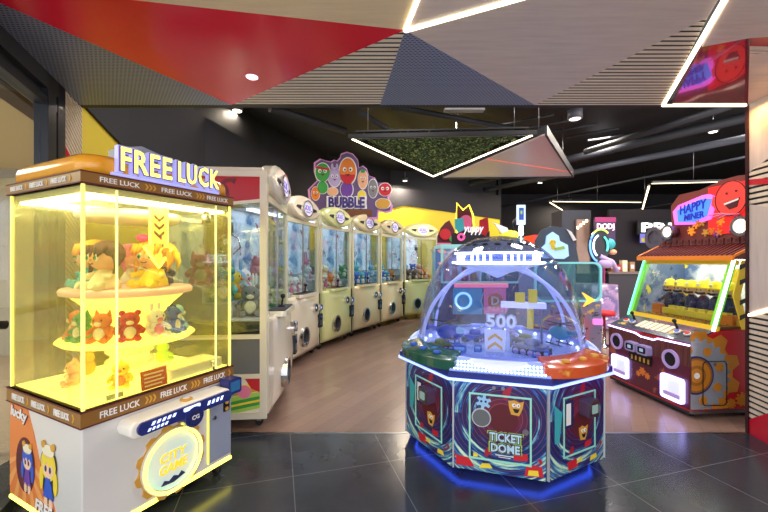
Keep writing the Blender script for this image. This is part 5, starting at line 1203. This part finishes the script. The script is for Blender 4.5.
sg_.m(INK['maroon']).prism([J(*q) for q in ((457,233),(457,219),(458,206),(463,212),(468,208),(472,216),(473,226),(471,233))], -.05, -.02, FJ); sg_.m(mat('sign_rose', (210,90,130), .4, emit=.3)).prism(circ(*J(466,222),.12,20,.13), -.02, .0, FJ)
sg_.m(mat('sign_teal', (50,160,170), .4, emit=.3)).prism([J(*q) for q in ((455,219),(463,218),(464,230),(458,233),(455,228))], -.02, .02, FJ)
sg_.m(INK['red']).prism([J(*q) for q in ((480,220),(488,217),(489,230),(486,236),(479,233))], -.04, .0, FJ); sg_.m(mat('ring_magenta', (240,90,160), .4, emit=.7)).ringp(circ(*J(461,237),.07,20), circ(*J(461,237),.035,20), .0, .04, FJ)
sg_.m(DARK).prism([J(*q) for q in ((452,233),(490,231),(490,244),(452,246))], -.06, -.02, FJ)
sg_.m(mat('letters_white_glow', (250,245,255), .4, emit=.5)).text('yuppy', .15, sh(FJ,*J(473,231),.02), .02, .02, w=.38, shear=.25); sg_.build('topper_sign', jm)
rb = thing('arcade_machine', 'machine with a red and maroon topper glimpsed between the last claw machine and the dome', 'arcade machine', (at(446,260,8.6).x, 9.0, 0)); Fq = frame((0,-.4,0), (0,-1,0)); k_ = 8.6/F
b = MB(mat('cab_aqua', (130,190,205), .4, emit=.15)).box(-.22,.2,-.4,.4,.05,1.75); b.m(WHITEP).box(-.24,.22,-.42,.4,1.75,1.83).build('cabinet', rb)
b = MB(INK['maroon']).prism([(-.2,1.83),(.2,1.83),(.2,2.25),(.08,2.48),(-.02,2.42),(-.12,2.3),(-.2,2.1)], -.05, .0, Fq); b.m(INK['red']).prism(circ(-.02,2.15,.13,20), .0, .03, Fq); b.m(INK['pink']).prism([(-.2,1.84),(.16,1.84),(.1,1.95),(-.2,1.95)], .0, .03, Fq); b.m(INK['green']).prism(circ(.14,2.05,.07,14), 0, .02, Fq); b.build('topper_sign', rb)
wm = thing('arcade_machine', 'machine with a winged yellow topper rising behind the top of the dome', 'arcade machine', (at(507,260,8.1).x, 8.5, 0)); Fq = frame((0,-.4,0), (0,-1,0))
def Wp(px, py): p = at(px, py, 8.1); return (p.x-wm.location.x, p.z)
MB(mat('cab_dark_teal', (36,70,80), .4)).box(-.42,.42,-.4,.4,.05,1.95).build('cabinet', wm)
b = MB(mat('topper_yellow', (226,216,60), .4, emit=.3)).ball((Wp(509,235)[0],-.38,Wp(509,235)[1]), (.24,.12,.11), 16, 10); b.m(INK['black']).tube([(Wp(513,231)[0],-.38,Wp(513,231)[1]),(Wp(514,222)[0],-.38,Wp(514,222)[1]),(Wp(519,215)[0],-.38,Wp(519,215)[1])], .05, 10, r1=.02)
for k in range(4): b.m(INK['white']).prism([Wp(492+k*2,222+k*3), Wp(507,228+k), Wp(508,231+k), Wp(498+k*2,227+k*3)], .0+.01*k, .03+.01*k, Fq)
b.build('winged_topper', wm)
bn = thing('banner_stand', 'tall narrow pale blue banner on a lit post behind the dome', 'banner', (at(521,260,7.85).x, 7.85, 0)); k_ = 7.85/F
b = MB(STEEL).cyl((0,0,0), (0,0,1.9), .02, n=10).lathe([(.2,0),(.2,.02),(.03,.03)], (0,0,0), 20).build('pole', bn); z1 = H+55*k_; z0 = H+40*k_
MB(mat('banner_print', (190,215,240), .4, emit=.7)).box(-.09,.09,-.02,.02,z0-.1,z1).m(INK['blue']).box(-.05,.05,-.026,-.02,z0+.0,z1-.06).m(INK['lime']).ball((0,-.02,(z0+z1)/2), (.03,.01,.06), 8, 6).build('banner', bn)
MB(LEDC).box(-.04,.04,-.03,.03,H+25*k_,H+34*k_).box(-.01,.01,-.01,.01,1.85,z0).build('post_light', bn)
YB = 5.7; bm_ = thing('arcade_machine', 'machine with a rounded clear case and a pale blue cloud-shaped sign, right behind the dome', 'arcade machine', (at(568,260,YB).x, YB+.4, 0)); FQ = frame((0,-.4,0), (0,-1,0)); hw = .52
def Q(px, py): p = at(px, py, YB); return (p.x-bm_.location.x, p.z)
b = MB(swirl('cab_rosy_art', [(0,(190,150,160)),(.4,(130,120,150)),(.7,(170,110,130)),(1,(120,130,160))], 0, 0, 10, 8, [((226,190,60),6,.60),((60,60,80),8,.62)], emit=.12)).prism([(-hw,-.43),(hw,-.43),(hw,.43),(-hw,.43)], 0, .8).build('cabinet', bm_, Mx.Translation((0,.4,.48)) @ Mx.Rotation(PI/2, 4, 'X'))
cs_ = rrect(-hw,hw,.90,1.52,.12,6); ci_ = rrect(-hw+.03,hw-.03,.93,1.49,.10,6)
MB(glass('case_teal_glass', (190,225,225), 1.4, .03, .12, (140,190,200))).prism(cs_, -.01, 0, FQ).build('front_glass', bm_)
MB(mat('edge_aqua', (130,200,205), .3, emit=.4)).ringp(cs_, ci_, -.03, .02, FQ).build('case_frame', bm_)
b = MB(mat('case_inside', (120,124,150), .5, emit=.15)).prism([(-hw+.03,.92),(hw-.03,.92),(hw-.03,1.48),(-hw+.03,1.48)], -.76, -.72, FQ); b.build('case_back', bm_)
p = Q(588,300); MB(mat('arrow_amber', (250,200,70), .4, emit=1.1, ec=(250,190,60))).prism([(p[0]-.10,p[1]+.12),(p[0]+.10,p[1]),(p[0]-.08,p[1]-.10),(p[0]-.02,p[1])], .0, .03, FQ).build('lit_arrow', bm_)
p = Q(609,300); MB(mat('tray_magenta', (236,120,200), .4, emit=.9)).prism(rrect(hw-.14,hw,.55,.64,.02), .0, .04, FQ).build('lit_tray', bm_)
b = MB(mat('board_slate', (70,84,100), .5)).prism([Q(*q) for q in ((533,262),(536,240),(542,230),(552,226),(566,228),(575,240),(579,262))], -.05, .0, FQ)
b.m(mat('cloud_glow', (170,205,240), .4, emit=.7, ec=(150,195,245))).prism([Q(*q) for q in ((541,258),(541,248),(545,244),(546,236),(552,232),(558,236),(559,241),(567,245),(568,256),(563,259))], .0, .03, FQ)
b.m(INK['yellow']).prism(circ(*Q(551.5,243),.05,18), .03, .045, FQ).prism(circ(*Q(552,247.5),.035,14), .03, .04, FQ); b.m(INK['black']).prism(circ(*Q(550.5,242),.007,8), .045, .05, FQ).prism(circ(*Q(553.5,242),.007,8), .045, .05, FQ)
b.m(INK['lime']).prism([Q(553,248),Q(563,246),Q(564,249),Q(554,251)], .03, .04, FQ); b.m(INK['white']).prism([Q(566,229),Q(571,232),Q(576,240),Q(573,241)], .0, .02, FQ); b.build('topper_sign', bm_)
YK = 8.0; bk = thing('arcade_machine', 'rider machine with a round rainbow neon topper beside the cloud sign machine', 'arcade machine', (at(606,260,YK).x, YK+.4, 0)); FQ2 = frame((0,-.4,0), (0,-1,0))
def K(px, py): p = at(px, py, YK); return (p.x-bk.location.x, p.z)
MB(swirl('cab_violet_art', [(0,(130,110,170)),(.4,(170,130,180)),(.7,(90,80,140)),(1,(200,160,190))], 0, 0, 14, 8, [((240,220,240),6,.6)], emit=.2)).prism([(-.36,-.48),(.30,-.48),(.26,.48),(-.30,.48)], 0, .7).build('cabinet', bk, Mx.Translation((0,.3,.53)) @ Mx.Rotation(PI/2, 4, 'X'))
c_ = K(600,246)
b = MB(mat('topper_black', (18,20,34), .3)).prism(circ(c_[0],c_[1],.22,30,.34), -.10, .0, FQ2)
for r_, m_, k0, k1 in ((.24, mat('neon_lime', (190,230,90), .4, emit=1.2), 50, 130), (.235, mat('neon_cyan', (90,150,255), .4, emit=1.6), 130, 250), (.16, mat('neon_white', (220,235,255), .4, emit=2.0), 110, 240), (.15, mat('neon_aqua', (90,220,200), .4, emit=1.0), -30, 60)):
    b.m(m_).tube([FQ2 @ V((c_[0]+r_*math.cos(math.radians(a)), c_[1]+r_*1.5*math.sin(math.radians(a)), .03)) for a in range(k0, k1+1, 10)], .02, 8)
b.build('neon_topper', bk)
b = MB(INK['lilac']).ball((K(607,263)[0],-.35,K(607,263)[1]), (.2,.12,.12), 12, 8).tube([(K(600,256)[0],-.4,K(600,256)[1]), (K(612,262)[0],-.42,K(612,262)[1]), (K(617,272)[0],-.4,K(617,272)[1])], .05, 8); b.m(INK['teal']).ball((K(611,244)[0],-.36,K(611,244)[1]), (.12,.08,.12), 10, 8); b.m(INK['peach']).ball((K(614,252)[0],-.36,K(614,252)[1]), (.08,.08,.06), 10, 8).build('rider_figure', bk)
st = thing('arcade_stool', 'red round stool standing between the dome and the coin machine', 'stool', (at(604,260,6.6).x, 6.6, 0))
MB(INK['red']).lathe([(.02,.56),(.17,.56),(.18,.60),(.16,.64),(.02,.65)], (0,0,0), 24).build('seat', st); MB(CHROME).lathe([(.18,0),(.18,.015),(.03,.04),(.025,.56)], (0,0,0), 24).build('pedestal', st)
# dark column, lit shop sign, prize counter
cb = at(576,260,9.6); struct(MB(mat('column_paint', (44,48,60), .6)).box(at(562,260,9.6).x, at(591,260,9.6).x, 9.6, 10.2, 0, 2.85).build('pillar_far'))
b = MB(WOOD).box(at(577,260,9.5).x, at(590,260,9.5).x, 9.52, 9.60, 1.2, 2.6); b.m(BAT); [b.box(at(577+k*3,260,9.5).x, at(578.5+k*3,260,9.5).x, 9.49, 9.52, 2.35+.06*k, 2.42+.06*k) for k in range(4)]; tag(b.build('menu_board'), 'brown board with a rising row of small lights on the dark column', 'board')
YD = 9.2; dj = thing('lit_sign', 'white glowing DODJ letters on a magenta board by the prize area', 'sign', (at(605,260,YD).x, YD, 2.2)); Fz = frame((0,0,0), (0,-1,0))
MB(mat('board_plum', (60,34,80), .5)).box(-.24,.26,.0,.08,-.2,.42).m(mat('board_magenta', (150,30,100), .5)).box(-.25,.27,-.01,.0,.3,.42).box(-.02,.02,.03,.06,-2.2,-.2).build('board', dj); MB(mat('letters_rose_white', (255,225,240), .4, emit=.8)).text('DODJ', .18, Mx.Translation((.0,-.01,.17)) @ Fz, .03, .0, w=.42).build('letters', dj)
YZ = 11.0; pz = thing('prize_sign', 'long white backlit PRIZE letters over the dark counter, partly behind the coin machine header', 'sign', (at(641,260,YZ).x, YZ, 2.38)); 
MB(mat('letters_white', (250,250,255), .4, emit=1.0)).text('PRIZE', .28, Mx.Translation((.86,-.03,.14)) @ Fz, .05, .02, w=1.75, space=1.05).build('letters', pz); MB(BLACK).box(-.1,1.9,.0,.06,-.08,.36).build('board', pz)
po_ = MB(mat('poster_print', (110,110,200), .4, emit=.5)).box(0,.42,-.02,0,0,.27); po_.m(INK['yellow']).box(.03,.18,-.024,-.02,.03,.14).m(INK['lightblue']).box(.2,.4,-.024,-.02,.1,.25); po_ = po_.build('poster'); po_.location = (at(641,260,YZ-.1).x, YZ-.05, 2.06); tag(po_, 'blue and yellow poster hanging directly under the prize letters', 'poster')
struct(MB(mat('maroon_wall', (36,26,34), .6)).box(at(608,260,11.3).x, 12, 11.25, 11.35, 0, 3.1).build('wall_prize'))
ct_ = thing('prize_counter', 'dark counter with a pale top below the prize letters', 'counter', (at(634,260,9.8).x, 10.0, 0)); MB(mat('counter_dark', (56,54,62), .5)).box(-.7,1.6,-.25,.25,0,1.18).build('body', ct_); MB(mat('counter_top', (120,104,96), .3)).box(-.74,1.64,-.3,.3,1.18,1.24).build('countertop', ct_)
for x, w_, h_, m_, lab in ((-.52,.16,.24,INK['brown'],'small brown display box on the prize counter'),(-.22,.13,.3,INK['cream'],'tall cream box on the prize counter'),(-.02,.13,.26,mat('box_wood',(170,130,90),.5),'wooden box beside the cream one on the prize counter'),(-.38,.10,.18,INK['red'],'little red packet between the boxes on the prize counter')):
    q = MB(m_).box(-w_/2,w_/2,-.07,.07,0,h_); q.m(INK['white']).box(-w_/3,w_/3,-.072,-.07,h_*.3,h_*.7); q = q.build('display_box'); q.location = (ct_.location.x+x, 9.9, 1.242); tag(q, lab, 'box')
for px, c_, lab in ((545,'red','small red illuminated machine header in the dark hall behind the cloud sign'),(531,'teal','dim teal machine between the banner and the cloud sign')):
    yy = 9.9 if c_ == 'red' else 11.0; x = at(px,260,yy-.4).x; t = thing('arcade_machine', lab, 'arcade machine', (x, yy, 0)); MB(mat('cab_black_'+c_, (30,32,40), .4)).box(-.3,.3,-.35,.35,0,1.9).build('cabinet', t); MB(mat('header_'+c_, lin and ((200,50,60) if c_ == 'red' else (60,150,160)), .4, emit=.5)).box(-.28,.28,-.38,.3,1.9,2.2).build('header', t); MB(MATS['header_'+c_]).box(-.2,.2,-.37,-.34,1.2,1.6).build('screen', t)

WORLD, EXPO = 2.6, .3

# ------------------------------------------------------------------ camera, world, render settings
cam = bpy.data.cameras.new('camera'); cam.sensor_width = 36; cam.lens = F/768*36; cam.shift_y = (CY-256)/768; cam.clip_start = .05
co = bpy.data.objects.new('camera', cam); LINK(co); co.location = (0,0,H); co.rotation_euler = (PI/2,0,0); sc.camera = co
w = bpy.data.worlds.new('mall_light'); sc.world = w; w.use_nodes = True
w.node_tree.nodes['Background'].inputs[0].default_value = (*lin((232,228,230)), 1); w.node_tree.nodes['Background'].inputs[1].default_value = WORLD
sc.view_settings.view_transform = 'Standard'; sc.view_settings.look = 'None'; sc.view_settings.exposure = EXPO; sc.view_settings.gamma = 1
